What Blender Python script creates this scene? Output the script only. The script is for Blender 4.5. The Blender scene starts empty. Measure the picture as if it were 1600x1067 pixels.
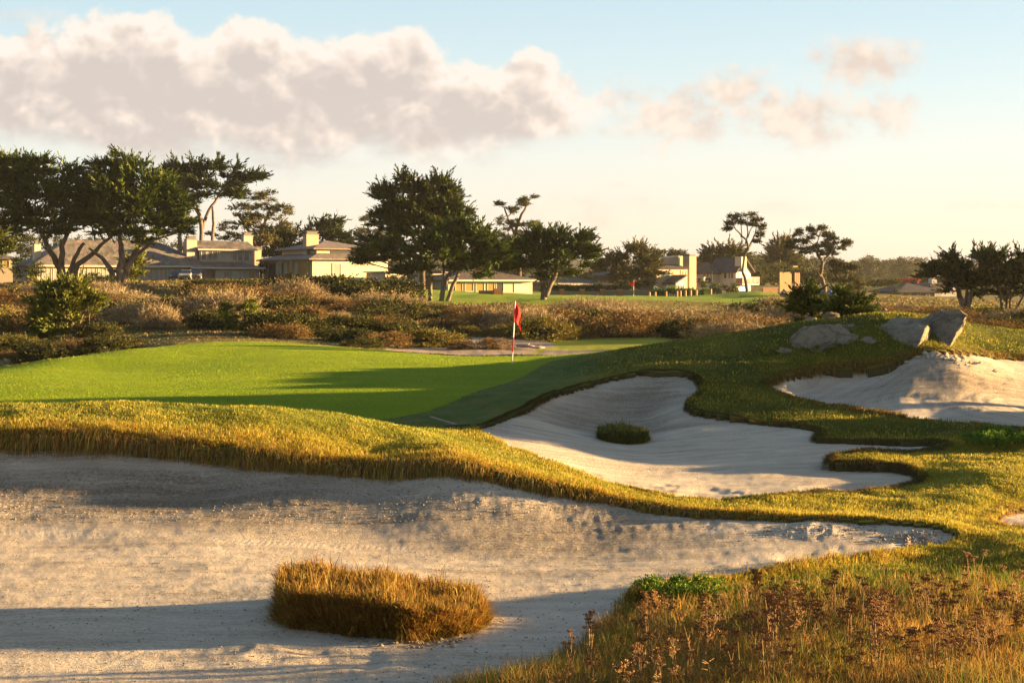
import bpy, bmesh, math, random
import numpy as np
from mathutils import Vector, Matrix
random.seed(7); RNG = np.random.default_rng(11)
F = 2222.0; HZ = 440.0; CAMH = 5.0
SUN_AZ = math.radians(6.0)      # degrees ahead of pure right
SUN_EL = math.radians(6.2)
sc = bpy.context.scene
COL = bpy.data.collections.new("scene_objects"); sc.collection.children.link(COL)

def P(px, py, Y): return np.array([(px-800.)/F*Y, Y, CAMH-(py-HZ)/F*Y])
# ---------------------------------------------------------------- noise
def _hash(ix, iy, iz, seed):
    h = (ix*374761393 + iy*668265263 + iz*2147483647 + seed*1274126177) & 0xffffffff
    h = ((h ^ (h >> 13))*1274126177) & 0xffffffff
    h = ((h ^ (h >> 16))*2246822519) & 0xffffffff
    return ((h ^ (h >> 15)) & 0xffffff)/16777215.0
def vnoise(x, y, z=0.0, seed=0):
    x = np.asarray(x, float); y = np.asarray(y, float); z = np.zeros_like(x)+z
    ix = np.floor(x).astype(np.int64); iy = np.floor(y).astype(np.int64); iz = np.floor(z).astype(np.int64)
    fx = x-ix; fy = y-iy; fz = z-iz
    fx = fx*fx*(3-2*fx); fy = fy*fy*(3-2*fy); fz = fz*fz*(3-2*fz)
    r = 0
    for dx in (0, 1):
        for dy in (0, 1):
            for dz in (0, 1):
                r = r + _hash(ix+dx, iy+dy, iz+dz, seed)*(fx if dx else 1-fx)*(fy if dy else 1-fy)*(fz if dz else 1-fz)
    return r*2-1
def fbm(x, y, z=0.0, seed=0, o=4):
    r = 0; a = 1; s = 0
    for i in range(o):
        k = 2.03**i
        r = r+a*vnoise(np.asarray(x)*k, np.asarray(y)*k, np.asarray(z)*k, seed+i*17); s += a; a *= .5
    return r/s
def sstep(a, b, x):
    t = np.clip((x-a)/(b-a), 0, 1); return t*t*(3-2*t)
# ---------------------------------------------------------------- mesh helpers
def link(o, parent=None):
    COL.objects.link(o)
    if parent is not None: o.parent = parent
    return o
def mkmesh(name, V, Fc, mat, col=None, parent=None, smooth=False, origin=None):
    """V (n,3), Fc (m,k) or list of lists; col (n,3) per-vertex natural colour"""
    V = np.asarray(V, dtype=np.float32)
    if origin is not None: V = V-np.asarray(origin, dtype=np.float32)
    me = bpy.data.meshes.new(name)
    if isinstance(Fc, list):
        cnt = np.array([len(f) for f in Fc], dtype=np.int32)
        flat = np.array([i for f in Fc for i in f], dtype=np.int32)
    else:
        Fc = np.asarray(Fc, dtype=np.int32); cnt = np.full(len(Fc), Fc.shape[1], dtype=np.int32); flat = Fc.ravel()
    me.vertices.add(len(V)); me.vertices.foreach_set('co', V.ravel())
    me.loops.add(len(flat)); me.loops.foreach_set('vertex_index', flat)
    me.polygons.add(len(cnt))
    st = np.zeros(len(cnt), dtype=np.int32); st[1:] = np.cumsum(cnt)[:-1]
    me.polygons.foreach_set('loop_start', st)
    me.polygons.foreach_set('use_smooth', np.full(len(cnt), bool(smooth)))
    if col is not None:
        ca = me.color_attributes.new('Col', 'FLOAT_COLOR', 'POINT')
        c4 = np.ones((len(V), 4), dtype=np.float32); c4[:, :3] = col
        ca.data.foreach_set('color', c4.ravel())
    me.update(calc_edges=True)
    me.materials.append(mat)
    o = bpy.data.objects.new(name, me)
    if origin is not None and parent is None: o.location = [float(q) for q in origin]
    return link(o, parent)
def empty(name, loc, rz=0.0):
    o = bpy.data.objects.new(name, None); o.empty_display_size = .3
    o.location = [float(q) for q in loc]; o.rotation_euler = (0, 0, rz)
    return link(o)
def tag(o, label=None, cat=None, group=None, kind=None):
    if label: o['label'] = label
    if cat: o['category'] = cat
    if group: o['group'] = group
    if kind: o['kind'] = kind
    return o
class MB:
    """collects faces for one mesh"""
    def __init__(s): s.v = []; s.f = []
    def add(s, vs, fs):
        n = len(s.v); s.v += [tuple(map(float, q)) for q in vs]; s.f += [[i+n for i in f] for f in fs]
    def box(s, x0, x1, y0, y1, z0, z1):
        s.add([(x0,y0,z0),(x1,y0,z0),(x1,y1,z0),(x0,y1,z0),(x0,y0,z1),(x1,y0,z1),(x1,y1,z1),(x0,y1,z1)],
              [(0,3,2,1),(4,5,6,7),(0,1,5,4),(1,2,6,5),(2,3,7,6),(3,0,4,7)])
    def poly_prism(s, pts, d):      # pts: list of 3-D points (planar), d: extrusion vector
        n = len(pts); q = [tuple(np.array(p)+np.array(d)) for p in pts]
        s.add(list(pts)+q, [list(range(n))[::-1], list(range(n, 2*n))]+[[i, (i+1) % n, n+(i+1) % n, n+i] for i in range(n)])
    def tube(s, pts, rs, k=8, cap=True):
        pts = [np.array(p, float) for p in pts]; n = len(pts); base = len(s.v); up = np.array([0, 0, 1.])
        ref = None
        for i, p in enumerate(pts):
            d = pts[min(i+1, n-1)]-pts[max(i-1, 0)]; d = d/(np.linalg.norm(d)+1e-9)
            if ref is None: ref = np.array([1., 0, 0]) if abs(d[0]) < .8 else np.array([0, 1., 0])
            a = ref-d*np.dot(ref, d); a /= np.linalg.norm(a)+1e-9; b = np.cross(d, a); ref = a
            for j in range(k):
                t = 2*math.pi*j/k
                s.v.append(tuple(p+rs[i]*(math.cos(t)*a+math.sin(t)*b)))
        for i in range(n-1):
            for j in range(k):
                s.f.append([base+i*k+j, base+i*k+(j+1) % k, base+(i+1)*k+(j+1) % k, base+(i+1)*k+j])
        if cap:
            s.f.append([base+j for j in range(k)][::-1]); s.f.append([base+(n-1)*k+j for j in range(k)])
    def build(s, name, mat, parent=None, smooth=False, origin=None):
        return mkmesh(name, s.v, s.f, mat, parent=parent, smooth=smooth, origin=origin)
# ---------------------------------------------------------------- materials
def newmat(name):
    m = bpy.data.materials.new(name); m.use_nodes = True
    nt = m.node_tree; nt.nodes.clear(); return m, nt
class NB:
    """tiny node-graph builder"""
    def __init__(s, nt): s.nt = nt
    def n(s, t, **kw):
        nd = s.nt.nodes.new(t)
        for k, v in kw.items():
            if k.startswith('i_'): pass
            else: setattr(nd, k, v)
        return nd
    def l(s, a, b): s.nt.links.new(a, b)
    def val(s, x, sock):
        if hasattr(x, 'is_output') or isinstance(x, bpy.types.NodeSocket): s.l(x, sock)
        else: sock.default_value = x
    def math(s, op, a, b=None, c=None, clamp=False):
        nd = s.n('ShaderNodeMath', operation=op, use_clamp=clamp); s.val(a, nd.inputs[0])
        if b is not None: s.val(b, nd.inputs[1])
        if c is not None: s.val(c, nd.inputs[2])
        return nd.outputs[0]
    def noise(s, vec, scale, detail=3, rough=.55, dim='3D', dist=0.0):
        nd = s.n('ShaderNodeTexNoise', noise_dimensions=dim); s.val(vec, nd.inputs['Vector'])
        nd.inputs['Scale'].default_value = scale; nd.inputs['Detail'].default_value = detail
        nd.inputs['Roughness'].default_value = rough; nd.inputs['Distortion'].default_value = dist
        return nd.outputs[0]
    def mix(s, f, a, b, blend='MIX'):
        nd = s.n('ShaderNodeMix', data_type='RGBA', blend_type=blend); s.val(f, nd.inputs[0])
        for x, k in ((a, 6), (b, 7)):
            if isinstance(x, (tuple, list)): nd.inputs[k].default_value = (*x, 1) if len(x) == 3 else x
            else: s.l(x, nd.inputs[k])
        return nd.outputs[2]
    def ramp(s, f, stops):
        nd = s.n('ShaderNodeValToRGB'); s.val(f, nd.inputs[0]); r = nd.color_ramp
        while len(r.elements) < len(stops): r.elements.new(.5)
        for e, (p, c) in zip(r.elements, stops): e.position = p; e.color = (*c, 1)
        return nd.outputs[0]
    def mrange(s, x, a, b, c=0.0, d=1.0, smooth=False):
        nd = s.n('ShaderNodeMapRange'); s.val(x, nd.inputs[0])
        if smooth: nd.interpolation_type = 'SMOOTHSTEP'
        for i, v in enumerate((a, b, c, d)): nd.inputs[i+1].default_value = v
        return nd.outputs[0]
def attrcol(nb, name='Col'):
    a = nb.n('ShaderNodeAttribute'); a.attribute_name = name; return a.outputs['Color']
def principled(nb, color, rough=.8, bump=None, spec=.3, metallic=0.0):
    b = nb.n('ShaderNodeBsdfPrincipled')
    if isinstance(color, (tuple, list)): b.inputs['Base Color'].default_value = (*color, 1)
    else: nb.l(color, b.inputs['Base Color'])
    nb.val(rough, b.inputs['Roughness']); b.inputs['Specular IOR Level'].default_value = spec
    b.inputs['Metallic'].default_value = metallic
    if bump is not None: nb.l(bump, b.inputs['Normal'])
    o = nb.n('ShaderNodeOutputMaterial'); nb.l(b.outputs[0], o.inputs[0]); return b
def bumpn(nb, h, strength=.5, dist=.05, normal=None):
    b = nb.n('ShaderNodeBump'); b.inputs['Strength'].default_value = strength; b.inputs['Distance'].default_value = dist
    nb.l(h, b.inputs['Height'])
    if normal is not None: nb.l(normal, b.inputs['Normal'])
    return b.outputs[0]
def geo_pos(nb): return nb.n('ShaderNodeNewGeometry').outputs['Position']
def obj_co(nb): return nb.n('ShaderNodeTexCoord').outputs['Object']
def sepxyz(nb, v):
    q = nb.n('ShaderNodeSeparateXYZ'); nb.l(v, q.inputs[0]); return q.outputs
def scalev(nb, v, s3):
    m = nb.n('ShaderNodeMapping'); nb.l(v, m.inputs[0]); m.inputs['Scale'].default_value = s3; return m.outputs[0]

def leaf_mat(name, trans=.35, rough=.6):
    m, nt = newmat(name); nb = NB(nt)
    c = attrcol(nb)
    d = nb.n('ShaderNodeBsdfDiffuse'); nb.l(c, d.inputs[0])
    t = nb.n('ShaderNodeBsdfTranslucent'); nb.l(c, t.inputs[0])
    mx = nb.n('ShaderNodeMixShader'); mx.inputs[0].default_value = trans
    nb.l(d.outputs[0], mx.inputs[1]); nb.l(t.outputs[0], mx.inputs[2])
    g = nb.n('ShaderNodeBsdfGlossy'); g.inputs['Roughness'].default_value = rough; g.inputs[0].default_value = (1, .95, .85, 1)
    m2 = nb.n('ShaderNodeMixShader'); m2.inputs[0].default_value = .015
    nb.l(mx.outputs[0], m2.inputs[1]); nb.l(g.outputs[0], m2.inputs[2])
    o = nb.n('ShaderNodeOutputMaterial'); nb.l(m2.outputs[0], o.inputs[0]); return m
def plain(name, color, rough=.8, var=.15, scale=3.0, bump=.2, bdist=.02, spec=.3, stretch=(1,1,1)):
    m, nt = newmat(name); nb = NB(nt); co = scalev(nb, obj_co(nb), stretch)
    n = nb.noise(co, scale, 5, .65)
    c = nb.mix(n, tuple(q*(1-var) for q in color), tuple(min(1, q*(1+var)) for q in color))
    principled(nb, c, rough, bumpn(nb, nb.noise(co, scale*5, 3), bump, bdist), spec); return m
M = {}
M['grass'] = leaf_mat('grass_blades', .45)
M['leaf'] = leaf_mat('foliage', .16)
def grassground():
    m, nt = newmat('grass_ground'); nb = NB(nt); p = geo_pos(nb)
    c = attrcol(nb); n = nb.noise(p, 1.3, 5, .65); n2 = nb.noise(p, 14, 3, .6)
    c = nb.mix(nb.mrange(n, .35, .65, 0, .35), c, (.30,.20,.035))
    c = nb.mix(nb.mrange(n2, .3, .7, 0, .5), c, nb.mix(1.0, c, (.45,.5,.4), 'MULTIPLY'))
    principled(nb, c, .9, bumpn(nb, nb.noise(p, 22, 4, .7), .9, .06), .15); return m
M['ground'] = grassground()
def greenmat():
    m, nt = newmat('putting_green_turf'); nb = NB(nt); p = geo_pos(nb)
    a = nb.noise(p, .35, 4, .6); b = nb.noise(scalev(nb, p, (1, .45, 1)), 6, 4, .7)
    c = nb.ramp(a, [(.3, (.17,.25,.004)), (.7, (.25,.33,.005))])
    bd = sepxyz(nb, p); st = nb.math('SINE', nb.math('ADD', nb.math('MULTIPLY', nb.math('ADD', nb.math('MULTIPLY', bd[0], .55), bd[1]), 2.6), nb.math('MULTIPLY', a, 3.0)))
    c = nb.mix(nb.mrange(st, -.5, .5, 0, .25), c, (.12,.19,.004))
    c = nb.mix(nb.mrange(b, .35, .75, 0, .5), c, (.29,.28,.008))
    c = nb.mix(nb.mrange(nb.noise(p, 26, 4, .7), .35, .65, 0, .5), c, (.08,.13,.003))
    principled(nb, c, .9, bumpn(nb, nb.noise(p, 24, 5, .75), 1.0, .05), .1); return m
M['green'] = greenmat()
def sandmat():
    m, nt = newmat('bunker_sand'); nb = NB(nt); p = geo_pos(nb)
    big = nb.noise(p, .45, 4, .6); mid = nb.noise(scalev(nb, p, (.6, 1.6, 1)), 2.3, 5, .65); fine = nb.noise(p, 38, 4, .75)
    # raked / tyre marks: warped bands following the bunker's length
    a = nb.n('ShaderNodeAttribute'); a.attribute_name = 'rake'; rk = sepxyz(nb, a.outputs['Vector'])
    c = nb.ramp(big, [(.32, (.57,.47,.345)), (.68, (.68,.58,.44))])
    c = nb.mix(nb.mrange(mid, .42, .72, 0, .55), c, (.36,.285,.20))
    band = nb.mrange(nb.noise(scalev(nb, p, (.22, 1.5, 1)), 1.0, 4, .6), .44, .6, .12, 1)
    spk = nb.mrange(nb.noise(p, 21, 4, .8), .43, .56, 1, 0)
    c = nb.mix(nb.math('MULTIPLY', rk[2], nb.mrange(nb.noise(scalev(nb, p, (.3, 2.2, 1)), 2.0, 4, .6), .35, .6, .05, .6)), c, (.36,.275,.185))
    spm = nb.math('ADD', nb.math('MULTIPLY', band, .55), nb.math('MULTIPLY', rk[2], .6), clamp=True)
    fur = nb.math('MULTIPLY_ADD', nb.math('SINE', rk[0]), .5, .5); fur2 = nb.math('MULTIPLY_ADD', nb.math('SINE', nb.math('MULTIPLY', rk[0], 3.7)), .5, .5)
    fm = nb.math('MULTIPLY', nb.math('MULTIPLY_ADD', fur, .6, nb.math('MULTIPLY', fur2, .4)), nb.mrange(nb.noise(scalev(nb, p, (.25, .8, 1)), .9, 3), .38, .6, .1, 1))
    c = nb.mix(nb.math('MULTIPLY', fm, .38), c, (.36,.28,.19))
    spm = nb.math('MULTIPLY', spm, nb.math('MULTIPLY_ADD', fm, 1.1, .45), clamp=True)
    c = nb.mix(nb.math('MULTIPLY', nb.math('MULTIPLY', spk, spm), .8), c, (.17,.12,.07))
    c = nb.mix(nb.mrange(fine, .3, .5, .45, 0), c, (.27,.215,.16))
    w = nb.math('SINE', nb.math('MULTIPLY', rk[0], 1.0))
    lump = nb.noise(p, 11, 4, .7); grain = nb.noise(p, 75, 3, .7)
    pat = nb.mrange(nb.noise(scalev(nb, p, (.35, 1.5, 1)), 1.2, 3), .45, .62, .15, 1)
    h = nb.math('ADD', nb.math('MULTIPLY', nb.math('MULTIPLY', w, .5), pat), nb.math('MULTIPLY', nb.math('MULTIPLY', lump, .6), band))
    h = nb.math('ADD', h, nb.math('MULTIPLY', nb.noise(p, 24, 4, .75), .9))
    h = nb.math('ADD', h, nb.math('MULTIPLY', grain, .25)); h = nb.math('ADD', h, nb.math('MULTIPLY', nb.math('MULTIPLY', spk, rk[2]), -.7))
    h = nb.math('ADD', h, nb.math('MULTIPLY', rk[1], .5))
    principled(nb, c, .95, bumpn(nb, h, .8, .055), .1); return m
M['sand'] = sandmat()
M['path'] = plain('sandy_path', (.34,.23,.14), .95, .2, .5, .6, .05)
# ================================================================ TERRAIN
def arr(pts): return np.array(pts, float)
B1 = arr([(-900,684,24),(-300,682,23.5),(0,680,23),(150,680,23),(300,694,22.9),(450,716,22.5),(600,731,22.3),(700,724,22.1),(760,737,21.9),(850,758,21.5),(950,777,21.2),
 (1050,794,20.8),(1150,804,20.4),(1250,810,20.2),(1350,814,20),(1450,821,19.6),(1503,834,19.2),(1512,848,18.8),(1430,860,18.3),(1300,882,17.4),(1150,908,16.4),
 (1040,918,15.9),(985,935,15.4),(965,965,14.6),(930,1000,13.6),(860,1040,12.6),(760,1075,11.9),(600,1120,11),(300,1200,9.5),(-900,1250,9)])
B2 = arr([(735,672,28.5),(760,662,29.5),(820,638,31.7),(850,618,33.2),(900,602,34.8),(950,590,35.8),(1000,582,36.3),(1060,579,36.5),(1090,588,36),(1098,604,34.8),
 (1082,622,33.3),(1073,636,32.1),(1100,644,31.7),(1150,651,31.3),(1200,657,31),(1260,664,30.4),(1290,671,29.8),(1270,684,28.8),(1300,688,28.5),(1400,688,28.3),
 (1450,688,28.3),(1495,696,27.7),(1420,705,27),(1350,708,26.7),(1303,711,26.5),(1294,716,26.1),(1304,721,25.8),(1400,722,25.7),(1432,736,25),(1442,751,24.2),(1400,761,23.6),
 (1290,772,22.7),(1150,778,22.2),(1050,774,22.3),(980,761,22.9),(920,744,23.7),(865,722,24.9),(840,715,25.4),(780,692,27.2)])
B3 = arr([(1195,602,35.5),(1205,590,36.3),(1230,581,37.2),(1270,575,37.8),(1320,574,38),(1350,571,38),(1390,564,38),(1425,553,38),(1500,546,39),(1540,551,40),
 (1600,558,40.5),(1750,565,40),(1830,600,37),(1790,655,32.5),(1700,675,30.6),(1600,672,30),(1500,662,31),(1400,650,32),(1300,636,33.2),(1240,622,34.2)])
B4 = arr([(1540,818,20.3),(1556,802,21.3),(1600,789,22.2),(1900,780,22.3),(2400,790,22),(2400,860,18),(1900,845,18.6),(1600,827,19.7)])
BUNK = [B1, B2, B3, B4]
G_CTRL = [
 # near bank on which the photographer stands
 (-900,1300,4),(800,1550,4),(2400,1500,4),(300,1350,7),(1200,1120,9.6),(1600,1120,9.4),(1200,1060,11),(1600,1050,11),(1300,985,13.2),(1600,975,13.2),(1400,920,15.5),(1600,905,15.6),(1600,870,17.2),(2400,1000,12),(-900,1350,7),
 (1560,845,18.8),(1450,795,21.3),(1300,800,20.9),(1520,770,22.4),(1600,745,23.6),(1500,735,24.6),(1600,705,26.8),(1500,715,26.2),
 (1400,683,29),(1560,680,28.9),(1720,690,28.6),(1950,565,30.3),(2150,545,30.3),(2400,545,30.3),(1950,715,26.4),(2300,700,26.4),(1950,610,34.5),(2300,600,35),  # includes an out-of-view rise at right, added to shade the middle bunker floor
 # mound
 (-900,636,27),(0,632,26),(100,631,26),(200,628,26),(300,630,26),(400,634,26),(500,644,26),(600,660,26),(680,678,25.6),(760,704,25),
 (0,655,24.3),(300,658,24.5),(450,674,24.1),(600,692,24.0),(700,694,23.8),(0,650,28),(300,650,28.2),(560,662,28.4),(650,668,27.8),
 (860,735,23.4),(780,712,24.2),(960,762,22.3),(1100,789,21.4),
 # green
 (-900,640,33),(0,628,35),(300,626,35),(560,655,30.7),(640,648,31.5),(700,640,32.3),(0,603,40.5),(300,600,40),(560,595,40.5),(700,605,38),(780,600,39),
 (0,588,45),(150,574,50),(300,556,54),(500,562,51),(700,567,49),(800,567,49),(860,566,49.5),(350,536,62),(200,546,57),(100,562,52),(500,541,61),(600,548,58.5),(700,557,55),(800,558,53),(900,554,53),(980,546,54),
 (-600,640,50),(0,579,58),(100,566,62),(0,574,64),
 # ridge
 (820,590,41),(900,580,41),(900,557,47),(1000,562,40),(1000,545,44),(1100,555,39.5),(1100,530,43),(1200,560,38.5),(1200,519,42),(1240,514,41.5),(1300,545,39),(1300,506,41.5),
 (1150,600,35.2),(1140,630,33),(1250,640,32.4),(1400,665,30.6),(1350,540,39.2),(1360,495,42),(1400,493,42),(1450,496,42),(1520,512,43),(1600,527,43),(1900,530,42),(2400,560,42),
 (1100,538,52),(1240,535,52),(1400,530,52),(1600,535,54),(900,556,58),
 # beyond
 (350,531,66),(600,545,64),(700,548,66),(850,552,63),(850,540,70),(1000,540,68),(1000,533,76),(700,530,75),(600,528,75),(0,535,78),(200,528,75),
 (0,505,92),(350,500,92),(700,505,95),(1000,505,105),(1240,510,95),(1500,512,80),(1600,512,80),(2400,530,80),(-900,510,95),
 (0,470,130),(350,466,135),(600,475,135),(800,478,135),(1000,490,130),(1200,490,125),(1400,488,125),(1600,490,120),
 (0,445,175),(110,440,172),(190,441,172),(350,444,180),(500,440,185),(620,458,170),(680,470,150),(850,468,150),(760,462,168),(950,463,165),(1060,464,185),(1130,466,165),(1150,474,150),(1200,457,174),(1185,484,138),(1235,480,142),(1170,460,190),(1290,472,180),(1400,468,190),(1600,478,180),(1510,500,108),(1575,497,105),
 (150,440,200),(500,438,215),(750,457,200),(900,456,220),(1000,457,225),(1150,456,240),(1290,458,260),(1450,463,300),(1600,465,300),(-900,440,200),(2400,480,200),
 (0,436,300),(500,436,300),(900,446,350),(1200,446,400),(1600,450,450),(-900,430,400),(2400,450,400),
 (-900,420,1000),(0,420,1000),(600,420,1000),(1100,422,1000),(1400,424,1000),(1600,428,1000),(2400,430,1000),(800,405,1500),(1600,412,1500),(0,405,1500),(2400,410,1500),(-900,405,1500)]
def tps_fit(c):
    c = arr(c); z = CAMH-(c[:,1]-HZ)/F*c[:,2]
    A = np.stack([c[:,0]/160., np.log(c[:,2])*9.], 1); n = len(A)
    def K(d2): return np.where(d2 > 1e-12, .5*d2*np.log(d2+1e-12), 0)
    d2 = ((A[:,None]-A[None])**2).sum(-1)
    L = np.zeros((n+3, n+3)); L[:n,:n] = K(d2)+np.eye(n)*2e-3; L[:n,n] = 1; L[:n,n+1:] = A; L[n,:n] = 1; L[n+1:,:n] = A.T
    w = np.linalg.solve(L, np.r_[z, 0, 0, 0])
    def ev(px, Y):
        px = np.asarray(px, float); sh = px.shape; Q = np.stack([px.ravel()/160., np.log(np.asarray(Y, float).ravel())*9.], 1)
        out = np.empty(len(Q))
        for i in range(0, len(Q), 20000):
            q = Q[i:i+20000]; out[i:i+20000] = K(((q[:,None]-A[None])**2).sum(-1))@w[:n]+w[n]+q@w[n+1:]
        return out.reshape(sh)
    return ev
gfit = tps_fit([tuple(p) for p in np.vstack([B1[:, :], B2, B3, B4])]+G_CTRL)
def sfit(pts): return tps_fit(pts)
S1 = sfit([(-900,710,23.9),(0,706,22.9),(150,704,22.9),(300,716,22.8),(450,734,22.4),(600,746,22.15),(700,740,22),(760,750,21.7),(850,770,21.4),(950,790,21),(1050,803,20.6),(1250,816,20),(1450,826,19.4),(1500,842,18.9),
 (0,762,22.0),(150,762,22.0),(300,770,21.9),(450,778,21.4),(600,790,21.0),(750,800,20.6),(0,800,21.0),(150,802,20.9),(300,808,20.6),(600,832,19.9),(900,830,19.9),(1050,836,19.5),(1200,845,19.0),(1350,850,18.7),(-900,800,21.0),
 (0,900,17),(300,900,17),(600,900,17),(900,900,17),(1150,905,16.6),(1300,880,17.6),(1430,862,18.2),(0,1000,13.95),(300,1000,13.95),(450,985,14.1),(600,978,14.1),(700,978,14.2),(540,930,15.6),(850,980,14.4),(960,968,14.5),(850,1045,12.6),(500,1067,12.4),(0,1067,12.45),(300,1200,10.1),(-900,1200,10.1),(-900,900,17),(-900,1000,14)])
S2 = sfit([(740,674,28.4),(780,694,27.4),(865,722,25.1),(900,700,28.2),(900,728,25.6),(1000,722,27.2),(1000,745,25),(1200,720,27),(1100,762,23.7),(1200,768,23.3),(1290,768,23.1),(1300,745,25),(1400,748,24.8),(1425,745,24.8),(1300,735,25.8),(1400,732,25.8),(1380,712,27.2),(1450,699,28),
 (1000,682,31),(1000,665,32),(1000,632,34),(1000,592,36),(1060,590,36.2),(940,604,35.2),(880,622,33.8),(860,660,31.2),(800,668,29.6),(900,655,32.2),(1085,602,35.4),(1090,615,34.2),(1078,634,32.6),(1075,650,31.9),(1130,660,31.2),(1200,667,30.7),(1280,678,29.6),(1275,694,28.5),(1350,698,28.1),(1100,690,29.5)])
S3 = sfit([(1205,600,36),(1230,598,36.6),(1220,606,35.6),(1260,600,37),(1300,600,37),(1300,634,34.4),(1350,634,34.2),(1300,585,37.8),(1350,582,38.0),(1400,580,38),(1430,563,38),(1500,556,39),(1600,563,40.3),(1350,608,36.4),(1450,600,36.6),(1600,598,37),(1450,645,33.7),(1600,664,31.6),(1450,625,35),(1600,630,34),(1900,600,37),(2400,620,36),(2400,700,29.5),(1900,670,31)])
S4 = sfit([(1545,820,20.5),(1600,832,19.9),(1600,800,22),(2400,800,22),(2400,860,18.5),(1900,850,18.9)])
SF = [S1, S2, S3, S4]
def toXY(poly): return np.stack([(poly[:,0]-800)/F*poly[:,2], poly[:,2]], 1)
def inside_dist(X, Y, poly):
    """signed distance, positive inside"""
    ins = np.zeros(X.shape, bool); d = np.full(X.shape, 1e9); n = len(poly)
    for i in range(n):
        x0, y0 = poly[i]; x1, y1 = poly[(i+1) % n]
        c = ((y0 > Y) != (y1 > Y)) & (X < (x1-x0)*(Y-y0)/((y1-y0) if y1 != y0 else 1e-9)+x0); ins ^= c
        ex, ey = x1-x0, y1-y0; t = np.clip(((X-x0)*ex+(Y-y0)*ey)/(ex*ex+ey*ey+1e-12), 0, 1)
        d = np.minimum(d, np.hypot(X-x0-t*ex, Y-y0-t*ey))
    return np.where(ins, d, -d)
def smoothpoly(poly, it=2):
    for _ in range(it):
        q = np.roll(poly, -1, 0); poly = np.stack([poly*.75+q*.25, poly*.25+q*.75], 1).reshape(-1, poly.shape[1])
    return poly
BXY = [toXY(smoothpoly(b, 2)) for b in BUNK]
# regular lookup grid in (px, ln Y)
PX = np.concatenate([np.arange(-900, -60, 30), np.arange(-60, 1661, 3.0), np.arange(1667, 2120, 6.0), np.arange(2140, 2900, 30)])
LY = np.concatenate([np.linspace(math.log(3), math.log(9), 24, endpoint=False), np.arange(math.log(9), math.log(62), .006), np.arange(math.log(62), math.log(300), .014), np.arange(math.log(300), math.log(1500), .045)])
GP, GL = np.meshgrid(PX, LY); GY = np.exp(GL); GX = (GP-800)/F*GY
GZ = gfit(GP, GY)
nearw = 1-sstep(45, 80, GY)
GREEN = smoothpoly(arr([(-900,29.0),(0,28.6),(300,28.6),(520,29.4),(600,30.6),(680,32.6),(760,37),(820,42),(870,47.5),(930,51.5),(990,55),(900,54.5),(800,54.5),(700,56.5),(600,60),(500,62.5),(350,64),(200,58.5),(100,54),(0,50),(-900,47)]), 2)
GRXY = np.stack([(GREEN[:,0]-800)/F*GREEN[:,1], GREEN[:,1]], 1)
dgreen = inside_dist(GX, GY, GRXY)
rough_w = 1-sstep(-1.2, .3, dgreen)
GZ = GZ+rough_w*nearw*(fbm(GX*.9, GY*.9, seed=3)*.07+fbm(GX*3.1, GY*3.1, seed=9)*.025)+(1-nearw)*fbm(GX*.12, GY*.12, seed=5)*.35*(1-sstep(250, 500, GY))*(dgreen < 0)
dB = []
for k, b in enumerate(BXY):
    d = inside_dist(GX, GY, b)+fbm(GX*2.2, GY*2.2, seed=21+k, o=3)*.07
    dB.append(d)
dBm = np.max(dB, 0)
def gidx(px, Y):
    px = np.asarray(px, float); ly = np.log(np.asarray(Y, float))
    i = np.clip(np.searchsorted(PX, px)-1, 0, len(PX)-2); j = np.clip(np.searchsorted(LY, ly)-1, 0, len(LY)-2)
    fx = np.clip((px-PX[i])/(PX[i+1]-PX[i]), 0, 1); fy = np.clip((ly-LY[j])/(LY[j+1]-LY[j]), 0, 1)
    return i, j, fx, fy
def look(A, px, Y):
    i, j, fx, fy = gidx(px, Y)
    return (A[j,i]*(1-fx)+A[j,i+1]*fx)*(1-fy)+(A[j+1,i]*(1-fx)+A[j+1,i+1]*fx)*fy
def gz(px, Y): return look(GZ, px, Y)
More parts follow.
